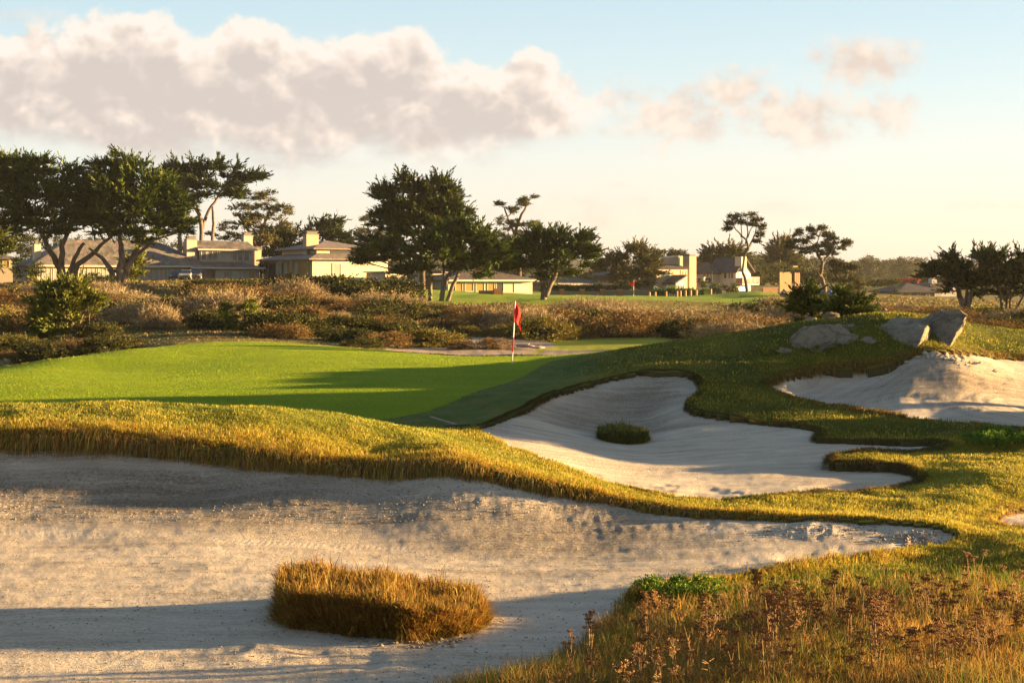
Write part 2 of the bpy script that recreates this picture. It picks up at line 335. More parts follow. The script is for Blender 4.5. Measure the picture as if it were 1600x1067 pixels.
# sand heights
SZ = np.full(GZ.shape, np.nan); 
for k, s in enumerate(SF):
    m = dB[k] > -1.5
    zz = s(GP[m], GY[m]); X_, Y_ = GX[m], GY[m]; d_ = dB[k][m]
    if k == 2: zz = zz+(.34*sstep(1320, 1430, GP[m])-.16)*sstep(32.5, 34.5, Y_)*sstep(38.6, 37.4, Y_)
    if k == 1: zz = zz+sstep(31, 33, Y_)*(.05*fbm(X_*2.2, Y_*.8, seed=78, o=4)+.03*fbm(X_*7, Y_*3, seed=79))
    zz = np.minimum(zz, GZ[m]-.05-np.clip(-d_, 0, 1)*.3)
    if k: zz = np.maximum(zz, GZ[m]-.07-np.clip(d_, 0, 9)*(.55 if k == 1 else .7)-(.1 if k == 3 else 0)*(d_ > 0)-np.clip(-d_, 0, 1)*.5-.12*((GP[m] > 1240)*(GY[m] < 29)*(k == 1)))
    zz = zz+fbm(X_*.9, Y_*1.3, seed=31)*.022+fbm(X_*7, Y_*7, seed=37, o=3)*.006
    if k == 0:   # crumbled, gullied bank under the lip of the near bunker
        w = sstep(1.9, .2, d_)*sstep(17.5, 20.5, Y_)*sstep(5.2, 1.5, X_)
        g = 1-np.abs(fbm(X_*3.2, Y_*1.3, seed=41, o=4))*2.2
        zz = zz+w*(fbm(X_*1.3, Y_*2.5, seed=41, o=4)*.03)+w*fbm(X_*11, Y_*11, seed=43, o=4)*.02
        for (cx, cy, r, h) in ((4.1,19.5,.4,.05),(5.5,19.0,.3,.05)):
            rr = np.hypot((X_-cx), (Y_-cy)); zz = zz+h*np.exp(-(rr/r)**2)*(.6+fbm(X_*8, Y_*8, seed=47, o=3)*1.3)
    if k == 2:
        w = sstep(1.8, .2, d_)*sstep(36, 38, Y_); zz = zz+w*sstep(1380, 1420, GP[m])*sstep(1540, 1500, GP[m])*fbm(X_*2.5, Y_*2.5, seed=53, o=4)*.14
    SZ[m] = np.where(np.isnan(SZ[m]), zz, np.maximum(SZ[m], zz))
# tyre / rake field : (phase, relief)
phase = (GY-.035*(GX-1)**2*sstep(-8, 4, GX))*2*math.pi*2.3+fbm(GX*.22, GY*.3, seed=61)*7
phase = np.where(dB[2] > -1.5, np.hypot(GX-13.5, (GY-34.0)*1.25)*2*math.pi*2.6+fbm(GX*.4, GY*.4, seed=62)*2, phase)
relief = np.zeros_like(GX)
def track(pts, width, amp, lug=True):
    pts = arr(pts); q = np.stack([(pts[:,0]-800)/F*pts[:,1], pts[:,1]], 1)
    best = np.full(GX.shape, 1e9); side = np.zeros(GX.shape); al = np.zeros(GX.shape); acc = 0
    for i in range(len(q)-1):
        e = q[i+1]-q[i]; L = np.hypot(*e); t = np.clip(((GX-q[i,0])*e[0]+(GY-q[i,1])*e[1])/L**2, 0, 1)
        dx = GX-q[i,0]-t*e[0]; dy = GY-q[i,1]-t*e[1]; d = np.hypot(dx, dy); m = d < best
        best[m] = d[m]; side[m] = (e[0]*dy-e[1]*dx)[m]/L; al[m] = (acc+t*L)[m]; acc += L
    w = np.exp(-(best/width)**4)
    global relief
    relief = relief+w*amp*(np.cos(side/width*6)+(np.sin(al*75) if lug else 0))
def spl(pts, n=40):
    pts = arr(pts); t = np.linspace(0, len(pts)-1, n); return np.stack([np.interp(t, range(len(pts)), pts[:,0]), np.interp(t, range(len(pts)), pts[:,1])], 1)
track(spl([(-60,21.6),(100,21.0),(250,20.7),(400,20.6),(550,20.6),(700,20.4)]), .16, .3)
track(spl([(-60,20.2),(150,19.6),(400,19.2),(650,19.1)]), .14, .22)
track(spl([(150,12.9),(230,13.7),(300,14.6),(370,15.4),(440,16.0)]), .12, .3, False)
track(spl([(1300,36.5),(1420,36.6),(1520,36.2),(1560,35),(1530,33.6),(1480,32.9),(1440,32.9)]), .2, .4)
track(spl([(900,19.6),(1000,19.9),(1100,19.8),(1250,19.3),(1400,18.9)]), .15, .12, False)
SZ = SZ+np.where(np.abs(relief) > 0, relief*.003, 0)
H, W = GX.shape
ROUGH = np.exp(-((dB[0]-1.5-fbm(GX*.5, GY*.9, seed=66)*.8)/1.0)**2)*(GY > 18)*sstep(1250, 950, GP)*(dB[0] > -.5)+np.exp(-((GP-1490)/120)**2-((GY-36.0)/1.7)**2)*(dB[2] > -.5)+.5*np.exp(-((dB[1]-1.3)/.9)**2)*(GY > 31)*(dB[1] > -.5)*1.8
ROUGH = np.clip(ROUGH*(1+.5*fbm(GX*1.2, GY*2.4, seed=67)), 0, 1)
def sheet(name, mask_v, Z, mat, colA=None, label=None, extra=None, grow=0):
    """mesh from grid cells whose 4 corners satisfy mask"""
    m = mask_v
    cell = m[:-1,:-1]&m[1:,:-1]&m[:-1,1:]&m[1:,1:]
    used = np.zeros((H, W), bool)
    for a in (slice(0,-1), slice(1,None)):
        for b in (slice(0,-1), slice(1,None)): used[a, b] |= cell
    idx = -np.ones((H, W), int); idx[used] = np.arange(used.sum())
    J, I = np.nonzero(cell)
    Fc = np.stack([idx[J,I], idx[J,I+1], idx[J+1,I+1], idx[J+1,I]], 1)
    V = np.stack([GX[used], GY[used], Z[used]], 1)
    o = mkmesh(name, V, Fc, mat, col=None if colA is None else colA[used], smooth=True)
    tag(o, kind='structure')
    if extra is not None:
        at = o.data.attributes.new('rake', 'FLOAT_VECTOR', 'POINT')
        e = np.stack([extra[0][used], extra[1][used], ROUGH[used]], 1).astype(np.float32); at.data.foreach_set('vector', e.ravel())
    return o
# ground colours by zone; the ridge tone has some shade painted in
C_rough = arr((.20,.20,.018)); C_fringe = arr((.055,.105,.006)); C_gold = arr((.36,.28,.022)); C_scrub = arr((.11,.085,.035)); C_fair = arr((.21,.32,.014)); C_dirt = arr((.20,.13,.07))
def blend(A, w, c): return A*(1-w[...,None])+c*w[...,None]
GC = np.zeros((H, W, 3))+C_rough
n1 = fbm(GX*.5, GY*.5, seed=71); n2 = fbm(GX*2.2, GY*2.2, seed=73)
GC = blend(GC, np.clip(.45+n1*1.1+n2*.3, 0, 1)*.75, C_gold)
ridge = sstep(26.5, 30, GY)*(1-sstep(56, 62, GY))*sstep(560, 700, GP)
GC = blend(GC, ridge*np.clip(.75-n1*.5, 0, 1), arr((.075,.092,.010)))  # deep green ridge turf, darkened further in place of shade
fr = sstep(28, 30, GY)*(1-sstep(48, 53, GY))*(1-sstep(860, 990, GP))*sstep(520, 640, GP)
GC = blend(GC, fr, C_fringe)
mnd = sstep(23.5, 25.5, GY)*(1-sstep(27.5, 28.5, GY))*(1-sstep(650, 860, GP))
GC = blend(GC, mnd*np.clip(.65+n1, 0, 1)*.8, arr((.17,.215,.016)))
far = sstep(60, 66, GY)
GC = blend(GC, far*(.75+.25*n1), C_scrub)
def zonepoly(pts): 
    p = smoothpoly(arr(pts), 2); return inside_dist(GX, GY, np.stack([(p[:,0]-800)/F*p[:,1], p[:,1]], 1))
Z_strip = zonepoly([(790,64),(840,74),(900,77),(1000,80),(1090,74),(1200,60),(1240,54),(1100,50),(980,56),(880,60)])
GC = blend(GC, sstep(-.8, .8, Z_strip), arr((.36,.37,.018)))
Z_far1 = zonepoly([(625,168),(632,150),(650,140),(800,140),(900,144),(960,150),(1100,150),(1235,142),(1240,178),(1100,210),(900,215),(640,200)])
GC = blend(GC, sstep(-2, 2, Z_far1), C_fair)
Z_gold = zonepoly([(870,150),(880,128),(960,118),(1080,124),(1160,140),(1080,150),(960,156)])
GC = blend(GC, sstep(-3, 3, Z_gold), arr((.22,.19,.045)))
Z_left = zonepoly([(-300,86),(-40,84),(60,82),(110,76),(60,72),(-300,74)])
GC = blend(GC, sstep(-1, 1, Z_left), arr((.20,.20,.02)))
Z_rg = zonepoly([(1420,128),(1500,140),(1600,145),(1900,150),(1900,165),(1420,160)])
GC = blend(GC, sstep(-2, 2, Z_rg), C_fair*.8)
Z_path = np.maximum(zonepoly([(640,58.8),(700,58.5),(790,60),(850,66),(870,72),(820,77),(740,76),(700,72),(660,66),(560,61.5)]), zonepoly([(830,61),(930,59),(1010,58),(1030,60),(930,63.5),(850,65)]))+n2*.5
GC = blend(GC, sstep(420, 600, GY), arr((.035,.045,.02)))
ispath = (Z_path > 0) & (dgreen < -.1)
isgreen = (dgreen > 0)
gmask = (dBm < .0) & ~ispath & ~isgreen
def grow(m):
    g = m.copy(); g[1:] |= m[:-1]; g[:-1] |= m[1:]; g[:,1:] |= g[:,:-1].copy(); g[:,:-1] |= g[:,1:].copy(); return g
ground = sheet('ground', grow(gmask), GZ, M['ground'], GC)
pg = sheet('putting_green', grow(isgreen), GZ+.004, M['green'])
pth = sheet('sandy_path', grow(ispath), GZ+.004, M['path'])
for k in range(4):
    m = (dB[k] > -.35) & ~np.isnan(SZ) & (dB[k] >= dBm-1e-6)
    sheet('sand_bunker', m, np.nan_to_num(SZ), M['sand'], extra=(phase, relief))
# dark earth lip faces under the turf edge
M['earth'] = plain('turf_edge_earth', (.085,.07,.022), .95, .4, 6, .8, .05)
V = []; Fc = []
for k, b in enumerate(BXY):
    m = (dB[k] > 0)
    for (J, I, J2, I2, A, B) in ():
        pass
EE = grow(gmask)
edge = []
cell = EE[:-1,:-1]&EE[1:,:-1]&EE[:-1,1:]&EE[1:,1:]
hasS = ~np.isnan(SZ)
vi = {}
def vid(j, i, lo):
    k = (j, i, lo)
    if k not in vi:
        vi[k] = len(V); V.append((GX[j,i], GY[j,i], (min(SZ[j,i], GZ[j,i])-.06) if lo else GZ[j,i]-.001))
    return vi[k]
Hc, Wc = cell.shape
for dj, di, e in ((1,0,((1,0),(1,1))), (-1,0,((0,1),(0,0))), (0,1,((1,1),(0,1))), (0,-1,((0,0),(1,0)))):
    sh = np.zeros_like(cell); 
    src = cell[max(0,dj):Hc+min(0,dj), max(0,di):Wc+min(0,di)]
    sh[max(0,-dj):Hc+min(0,-dj), max(0,-di):Wc+min(0,-di)] = src
    bd = cell & ~sh
    for j, i in zip(*np.nonzero(bd)):
        a = (j+e[0][0], i+e[0][1]); b_ = (j+e[1][0], i+e[1][1])
        if hasS[a] and hasS[b_] and dBm[a] > -.6 and GY[a] < 60:
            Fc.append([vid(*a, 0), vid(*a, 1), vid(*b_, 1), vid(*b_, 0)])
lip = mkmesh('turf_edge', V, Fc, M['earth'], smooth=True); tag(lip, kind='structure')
# ================================================================ GRASS AND NEAR THINGS
def blades_mesh(name, base, hgt, wid, lean, colr, mat, parent=None, origin=None, bend=.5):
    """base (n,3), hgt (n), wid (n), lean (n,3) horizontal tip offset as share of height"""
    n = len(base); az = RNG.uniform(0, math.pi, n)
    sdir = np.stack([np.cos(az), np.sin(az), np.zeros(n)], 1)*wid[:,None]*.5
    up = np.zeros((n, 3)); up[:,2] = hgt
    mid = base+up*.55+lean*hgt[:,None]*.35; tip = base+up*(1-.0)+lean*hgt[:,None]
    tip[:,2] -= np.abs(np.linalg.norm(lean[:,:2], axis=1))*hgt*bend
    V = np.stack([base-sdir, base+sdir, mid+sdir*.8, mid-sdir*.8, tip], 1).reshape(-1, 3)
    b = np.arange(n)[:,None]*5
    T = np.concatenate([b+[[0,1,2]], b+[[0,2,3]], b+[[3,2,4]]], 0)
    C = np.repeat(colr, 5, 0)
    return mkmesh(name, V, T, mat, col=C, parent=parent, origin=origin)
def sample_ground(n, region, top=.25):
    """n random ground points, denser close to the camera (distance level of detail)"""
    PY = HZ-(GZ-CAMH)/GY*F
    dpy = PY[:-1,:-1]-PY[1:,:-1]; dpx = GP[:-1,1:]-GP[:-1,:-1]
    wgt = dpx*(np.clip(dpy, 0, None)+top*(GL[1:,:-1]-GL[:-1,:-1])/.006)*region[:-1,:-1]
    wf = wgt.ravel(); c = np.cumsum(wf); r = RNG.uniform(0, c[-1], n); k = np.searchsorted(c, r)
    j, i = np.unravel_index(k, wgt.shape); a = RNG.uniform(0, 1, n); b = RNG.uniform(0, 1, n)
    px = GP[j,i]+a*(GP[j,i+1]-GP[j,i]); ly = GL[j,i]+b*(GL[j+1,i]-GL[j,i])
    return px, np.exp(ly)
def samp(A, px, Y): return look(A, px, Y)
def sampc(px, Y): return np.stack([look(GC[...,k], px, Y) for k in range(3)], 1)
def vary(c, lo=.75, hi=1.3): return c*RNG.uniform(lo, hi, (len(c), 1))
GOLD = arr((.40,.27,.045)); STRAW = arr((.46,.34,.12)); RUST = arr((.27,.12,.025)); LIME = arr((.17,.26,.018))
view = ((GP > -120) & (GP < 1720)).astype(float)+.35*((GP >= 1720) & (GP < 2130))
# --- turf of the mound, the strip, the ridge
reg = view*(dBm < .06)*(dgreen < -.05)*(GY > 15.2)*(GY < 62)*~ispath
reg = reg*(1-.45*fr)*(1+1.2*(dBm > -.45)*(GY < 29))
n = 380000
px, Y = sample_ground(n, reg); X = (px-800)/F*Y; z = samp(GZ, px, Y); db = samp(dBm, px, Y)
c = sampc(px, Y); frw = samp(fr, px, Y); rdw = samp(ridge, px, Y)
pat = fbm(X*1.1, Y*1.1, seed=81); pat2 = fbm(X*4, Y*4, seed=83)
h = RNG.uniform(.028, .066, n)*(1+.5*pat)*(1-.6*frw)*(1+.35*rdw*(1-frw))
edge = sstep(-.5, -.02, db)*np.where(samp(dB[0], px, Y) > -.6, 1, .12)*(1-.75*sstep(28, 31, Y))*(1-.8*sstep(900, 1500, px)*(Y > 18)*1.0)
face = sstep(-1.5, -.2, samp(dB[0], px, Y))*(1-sstep(850, 1150, px))*(Y > 21)
edge = np.maximum(edge, face*.75)
h = h*(1+edge*RNG.uniform(.8, 3.0, n))
c = c*(1-.0)+0; m = RNG.uniform(0, 1, n)
gold = np.clip(.28+pat*.7+pat2*.35+edge*.35+.28*(px > 1200)*(Y < 29), 0, .92)*(1-.93*frw)*(1-.62*rdw)
pick = (m < gold)[:,None]
c = np.where(pick, arr([(.42,.30,.035),(.46,.36,.07),(.50,.36,.05),(.34,.33,.03)])[RNG.integers(0, 4, n)], c)
c = np.where((RNG.uniform(0, 1, n) < edge*.34)[:,None], RUST*1.25, c); c = vary(c, .65, 1.35)
wid = np.maximum(.007, Y*.00042)*RNG.uniform(.7, 1.5, n)
lean = RNG.normal(0, .33, (n, 3)); lean[:,2] = 0; lean[:,1] -= edge*.5; lean[:,0] += edge*.1
tag(blades_mesh('turf_grass', np.stack([X, Y, z-.01], 1), h, wid, lean, c, M['grass']), 'short golden green turf grass covering the mound and ridge', 'grass', kind='stuff')
# --- close-mown blades of the putting green
n = 170000
px, Y = sample_ground(n, view*(dgreen > -.15), .1); X = (px-800)/F*Y; z = samp(GZ, px, Y)+.004
pt = fbm(X*.5, Y*.5, seed=86)+.6*fbm(X*3, Y*3, seed=87); cg = arr([(.20,.30,.006),(.26,.36,.008),(.32,.36,.010)])[np.clip((pt*1.8+1+RNG.normal(0, .5, n)).astype(int), 0, 2)]; cg = vary(cg, .75, 1.25)
lean = RNG.normal(0, .3, (n, 3)); lean[:,2] = 0
tag(blades_mesh('mown_grass', np.stack([X, Y, z-.002], 1), RNG.uniform(.008, .017, n), Y*.0005*RNG.uniform(.7, 1.3, n), lean, cg, M['grass']), 'close-mown bright green grass of the putting green', 'grass', kind='stuff')
# --- hanging dry fringe below the mound's lip and the other lips
def lipline(poly, px0, px1, yfar=True):
    p = smoothpoly(poly, 3); return p
def lip_fringe(poly, sel, n, hlen, down, cols, name, label, spread=.1, out=.22):
    p = smoothpoly(poly, 2); q = np.stack([(p[:,0]-800)/F*p[:,2], p[:,2]], 1); keep = sel(p)
    seg = np.roll(q, -1, 0)-q; L = np.hypot(seg[:,0], seg[:,1])*keep/(p[:,2]**1.0); cs = np.cumsum(L)
    k = np.searchsorted(cs, RNG.uniform(0, cs[-1], n)); t = RNG.uniform(0, 1, n)[:,None]
    b = q[k]+seg[k]*t; nr = np.stack([seg[k][:,1], -seg[k][:,0]], 1); nr /= np.linalg.norm(nr, axis=1)[:,None]+1e-9
    # normal pointing into the bunker
    cen = b+nr*.05; ppx = cen[:,0]/cen[:,1]*F+800
    sgn = np.where(look(dBm, ppx, cen[:,1]) > look(dBm, 2*(b[:,0]-nr[:,0]*.05)/(b[:,1]-nr[:,1]*.05)/2*F+800, b[:,1]-nr[:,1]*.05), 1, -1)[:,None]; nr = nr*sgn
    off = RNG.uniform(-spread*2, spread, n)[:,None]; b = b+nr*off
    ppx = b[:,0]/b[:,1]*F+800; z = gz(ppx, b[:,1]); s = np.nan_to_num(look(np.nan_to_num(SZ, nan=0), ppx, b[:,1]), nan=0)
    drop = np.clip(off[:,0]+.02, 0, 1)/spread*down
    z0 = z-drop*RNG.uniform(.2, 1, n)
    ln = hlen(p[k][:,0], n)*(1+.5*fbm(b[:,0]*1.5, b[:,1]*1.5, seed=91)); sag = RNG.uniform(-1.0, .45, n)*ln
    V0 = np.stack([b[:,0], b[:,1], z0], 1); nv = np.stack([nr[:,0], nr[:,1], np.zeros(n)], 1)+RNG.normal(0, .25, (n, 3))
    mid = V0+nv*(ln*.45)[:,None]*out*3; mid[:,2] = V0[:,2]+ln*.22*RNG.uniform(-.5, 1.4, n); tip = V0+nv*(ln*.8)[:,None]*out*3; tip[:,2] = V0[:,2]+sag
    wv = np.maximum(.007, b[:,1]*.00042)*RNG.uniform(.7, 1.5, n); tg = np.stack([seg[k][:,0], seg[k][:,1], np.zeros(n)], 1); tg /= np.linalg.norm(tg, axis=1)[:,None]+1e-9
    tg = tg*wv[:,None]*.5
    V = np.stack([V0-tg, V0+tg, mid+tg, mid-tg, tip], 1).reshape(-1, 3); bb = np.arange(n)[:,None]*5
    T = np.concatenate([bb+[[0,1,2]], bb+[[0,2,3]], bb+[[3,2,4]]], 0)
    ci = RNG.choice(len(cols), n, p=[w for _, w in cols]); C = arr([c for c, _ in cols])[ci]; C = vary(C, .6, 1.35)
    o = mkmesh(name, V, T, M['grass'], col=np.repeat(C, 5, 0)); tag(o, label, 'grass', kind='stuff')
lip_fringe(B1, lambda p: (p[:,2] > 18.9) & (p[:,0] > -150) & (p[:,0] < 1520), 52000,
           lambda x, n: np.interp(x, [0, 150, 350, 600, 750, 1000, 1250, 1500], [.30,.26,.30,.36,.30,.22,.10,.06])*RNG.uniform(.5, 1.2, n), .2,
           [(GOLD, .38), (RUST*1.2, .24), (STRAW*.9, .16), (arr((.15,.18,.02)), .14), (arr((.14,.08,.03)), .08)], 'overhanging_grass', 'long rusty gold grass overhanging the lip of the big near bunker', .12)
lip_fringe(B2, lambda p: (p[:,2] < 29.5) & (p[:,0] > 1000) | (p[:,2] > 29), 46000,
           lambda x, n: np.interp(x, [700, 1000, 1250, 1300, 1450], [.10,.11,.13,.22,.18])*RNG.uniform(.5, 1.3, n), .1,
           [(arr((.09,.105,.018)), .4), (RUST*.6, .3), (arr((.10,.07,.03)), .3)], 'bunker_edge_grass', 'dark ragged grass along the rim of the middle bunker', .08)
lip_fringe(B3, lambda p: (p[:,0] < 1700), 36000, lambda x, n: np.interp(x, [1200, 1260, 1380, 1425, 1435, 1525, 1540, 1600], [.08,.18,.32,.34,.04,.04,.2,.14])*RNG.uniform(.5, 1.3, n), .12,
           [(arr((.11,.11,.02)), .3), (GOLD*.9, .35), (RUST, .35)], 'far_bunker_edge_grass', 'golden brown grass along the rim of the right-hand bunker', .1)
lip_fringe(B4, lambda p: (p[:,0] < 1750), 5000, lambda x, n: .14*RNG.uniform(.5, 1.3, n)+x*0, .12,
           [(RUST, .6), (GOLD*.9, .4)], 'small_bunker_edge_grass', 'reddish grass bank over the small sand patch at the right edge', .1)
# --- tall dry foreground grass
reg = view*(dBm < .12)*(GY > 8.2)*(GY < 19)*(GP > 560)*(dBm > -1e8)
reg = reg*((GY < 15.6) | (GP > 1000))
n = 150000
px, Y = sample_ground(n, reg, .8); X = (px-800)/F*Y; z = samp(GZ, px, Y); db = samp(dBm, px, Y)
pat = fbm(X*.8, Y*.8, seed=101); pat2 = fbm(X*3, Y*3, seed=103); farw = sstep(13.5, 17, Y)
h = RNG.uniform(.10, .34, n)*(1+.5*pat)*(1-.62*farw)*(1-.3*sstep(-.5, 0, db))
grn = np.clip(.22+.55*farw+pat2*.8, .04, .9); m = RNG.uniform(0, 1, n)
dry = arr([(.38,.23,.045),(.46,.31,.08),(.28,.13,.03),(.36,.17,.025)])[RNG.integers(0, 4, n)]
grc = arr([(.10,.15,.015),(.16,.20,.02),(.22,.22,.025)])[RNG.integers(0, 3, n)]
c = vary(np.where((m < grn)[:,None], grc, dry), .6, 1.3)
lean = RNG.normal(0, .42, (n, 3)); lean[:,2] = 0
tag(blades_mesh('dry_grass', np.stack([X, Y, z-.02], 1), h, np.maximum(.006, Y*.0005)*RNG.uniform(.6, 1.3, n), lean, c, M['grass']), 'tall tangled dry gold and green grass at the bottom right', 'grass', kind='stuff')
# --- far ground tufts in the scrub
reg = view*(1+2.5*(Z_strip > 0))*(GY > 56)*(GY < 200)*(dgreen < -.2)*~ispath*(Z_far1 < -2)
n = 90000
px, Y = sample_ground(n, reg.astype(float), .25); X = (px-800)/F*Y; z = samp(GZ, px, Y); c = sampc(px, Y)
strip = sstep(-.5, .5, samp(Z_strip, px, Y)); pat = fbm(X*.18, Y*.18, seed=111)
sc_c = arr([(.16,.105,.04),(.10,.085,.025),(.20,.13,.06),(.07,.07,.02),(.19,.17,.03)])[np.clip((pat*3+2+RNG.normal(0, 1, n)).astype(int), 0, 4)]
c = np.where((RNG.uniform(0, 1, n) < .8*(1-strip))[:,None], sc_c, c*1.1); c = np.where(((strip > .5) & (RNG.uniform(0, 1, n) < .85))[:,None], arr([(.34,.36,.02),(.40,.36,.03)])[RNG.integers(0, 2, n)], c); c = vary(c, .6, 1.4)
h = RNG.uniform(.10, .38, n)*(.3+.7*sstep(66, 95, Y))*(1-.75*strip)*(1-.6*sstep(-3, 2, samp(Z_gold, px, Y)))
lean = RNG.normal(0, .5, (n, 3)); lean[:,2] = 0
tag(blades_mesh('scrub_ground_cover', np.stack([X, Y, z-.03], 1), h, Y*.0011*RNG.uniform(.6, 1.5, n), lean, c, M['grass']), 'low brown and olive ground cover of the dune scrub behind the green', 'ground cover', kind='stuff')

# ---------------------------------------------------------------- turf islands standing in the sand
M['turfcore'] = plain('turf_core', (.22,.13,.035), .95, .4, 9, .8, .05)
def turf_island(label, outline, h0, nb_, bh, palette, wid, topg, slope=0):
    """outline: list of (px,Y) at the base"""
    o = smoothpoly(arr(outline), 3); xy = np.stack([(o[:,0]-800)/F*o[:,1], o[:,1]], 1); cen = xy.mean(0)
    zb = float(np.nanmin([np.nan_to_num(look(np.nan_to_num(SZ, nan=-3.5), p, q)) for p, q in o]))
    root = empty('grass_clump', (cen[0], cen[1], zb)); tag(root, label, 'grass clump')
    V = []; Fc = []; n = len(xy); prof = [(0, 1.0), (.5, 1.0), (.9, .97), (1.0, .88), (1.03, .5), (1.05, 0.02)]
    for t, s in prof:
        for k in range(n):
            jj = .92+(.05*math.sin(k*1.7+t*5)+.06*math.sin(k*.53+1))*(s > .3); p = cen+(xy[k]-cen)*s*jj
            V.append((p[0]-cen[0], p[1]-cen[1], h0*t*(1-slope*(p[0]-cen[0]))-.06*(t == 0)+.03*math.sin(k*.9)*(t > .4)))
    for r in range(len(prof)-1):
        for k in range(n): Fc.append([r*n+k, r*n+(k+1) % n, (r+1)*n+(k+1) % n, (r+1)*n+k])
    mkmesh('turf', V, Fc, M['turfcore'], parent=root, smooth=True)
    # blades on sides and top
    ns = int(nb_*.6); nt_ = nb_-ns
    k = RNG.integers(0, n, ns); t = RNG.uniform(0, 1, ns)[:,None]; p = xy[k]*(1-t)+xy[(k+1) % n]*t-cen
    zz = RNG.uniform(-.02, h0, ns)**1.0; out = p/np.linalg.norm(p, axis=1)[:,None]
    b = np.stack([p[:,0], p[:,1], zz], 1); ln = np.stack([out[:,0], out[:,1], out[:,0]*0], 1)*RNG.uniform(.1, .8, (ns, 1))+RNG.normal(0, .3, (ns, 3))
    r = np.sqrt(RNG.uniform(0, 1, nt_))[:,None]; k2 = RNG.integers(0, n, nt_); t2 = RNG.uniform(0, 1, nt_)[:,None]
    p2 = (xy[k2]*(1-t2)+xy[(k2+1) % n]*t2-cen)*r
    b2 = np.stack([p2[:,0], p2[:,1], np.full(nt_, h0*.97)], 1); l2 = RNG.normal(0, .35, (nt_, 3))
    nf = int(nb_*.09); kf = RNG.integers(0, n, nf); pf = (xy[kf]-cen)*RNG.uniform(.97, 1.04, (nf, 1)); of = pf/np.linalg.norm(pf, axis=1)[:,None]; b2 = np.r_[b2, np.stack([pf[:,0], pf[:,1], RNG.uniform(-.02, .05, nf)], 1)]; l2 = np.r_[l2, np.stack([of[:,0], of[:,1], of[:,0]*0], 1)*RNG.uniform(.5, 1.5, (nf, 1))+RNG.normal(0, .3, (nf, 3))]
    bb = np.r_[b, b2]; bb[:,2] *= (1-slope*bb[:,0]); bb[:,2] += .09*fbm(bb[:,0]*4, bb[:,1]*4, seed=5)*(bb[:,2] > h0*.5); ll = np.r_[ln, l2]; ll[:,2] = 0; N = len(bb)
    pn = fbm(bb[:,0]*2.5, bb[:,1]*2.5, bb[:,2]*2, seed=121)
    pn2 = fbm(bb[:,0]*7, bb[:,1]*7, bb[:,2]*5, seed=123); hh = RNG.uniform(bh*.35, bh*1.3, N)*(1+.7*pn)*(1+.8*pn2)*np.where(RNG.uniform(0, 1, N) < .06, 1.6, 1)
    C = arr(palette)[RNG.integers(0, len(palette), N)]
    top = (np.arange(N) >= ns) & (RNG.uniform(0, 1, N) < topg); C[top] = arr((.20,.19,.02)); C = vary(C, .6, 1.35)
    o = blades_mesh('blades', bb, hh, np.full(N, wid)*RNG.uniform(.6, 1.4, N), ll, C, M['grass'], parent=root)
    return root
turf_island('big square-edged clump of rusty gold grass standing in the near bunker', [(432,14.25),(520,14.15),(610,14.0),(640,13.85),(700,14.05),(755,14.3),(752,14.8),(720,15.3),(620,15.5),(500,15.6),(438,15.3)], .27, 28000, .15,
            [(.34,.19,.03),(.27,.125,.022),(.19,.08,.018),(.38,.25,.05),(.22,.13,.02)], .008, .12, .38)
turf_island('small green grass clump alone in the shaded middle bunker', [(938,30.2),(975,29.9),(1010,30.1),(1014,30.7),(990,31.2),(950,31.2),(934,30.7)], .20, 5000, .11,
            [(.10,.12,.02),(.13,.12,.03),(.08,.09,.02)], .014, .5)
# ---------------------------------------------------------------- flagstick
def stickmat():
    m, nt = newmat('striped_pole'); nb = NB(nt); z = sepxyz(nb, obj_co(nb))[2]
    k = nb.math('GREATER_THAN', nb.math('FRACT', nb.math('MULTIPLY_ADD', z, 1/1.22, .0)), .5)
    k2 = nb.math('GREATER_THAN', nb.math('MODULO', nb.math('ADD', z, .12), 1.0), .5)
    principled(nb, nb.mix(k2, (.75,.73,.70), (.55,.02,.02)), .4); return m
M['pole'] = stickmat(); M['flag'] = leaf_mat('flag_cloth', .35)
fb = P(800, 568, 49); fb[2] = float(gz(800, 49))
fr_ = empty('golf_flag', fb); tag(fr_, 'red flag on a red and white striped stick standing in the putting green', 'golf flag')
top = np.array([.115, 0, 2.13])
mb = MB(); mb.tube([(0,0,-.05), top*.5, top], [.021,.019,.016], 10); mb.build('pole', M['pole'], fr_, smooth=True)
mb = MB(); mb.tube([(0,0,-.012),(0,0,.012)], [.054,.054], 20); mb.build('cup_rim', plain('white_cup', (.7,.7,.7)), fr_)
V = []; Fc = []; nu, nv = 16, 16
for i in range(nu):
    for j in range(nv):
        u, v = i/(nu-1), j/(nv-1)          # u along the fly, v down the hoist
        a = top*(1-v*.2)*1.0
        droop = u*.42+.08*u*v; wv = math.sin(u*7+v*3)*.035*(.3+u)
        V.append((a[0]+u*(.14+.09*v)+.02*math.sin(v*6), a[1]+wv+u*.05, a[2]-.02-v*.10-droop*(.55+.5*v)))
for i in range(nu-1):
    for j in range(nv-1): Fc.append([i*nv+j, (i+1)*nv+j, (i+1)*nv+j+1, i*nv+j+1])
mkmesh('flag_cloth', V, Fc, M['flag'], col=np.tile(arr((.62,.012,.015)), (len(V), 1)), parent=fr_, smooth=True)
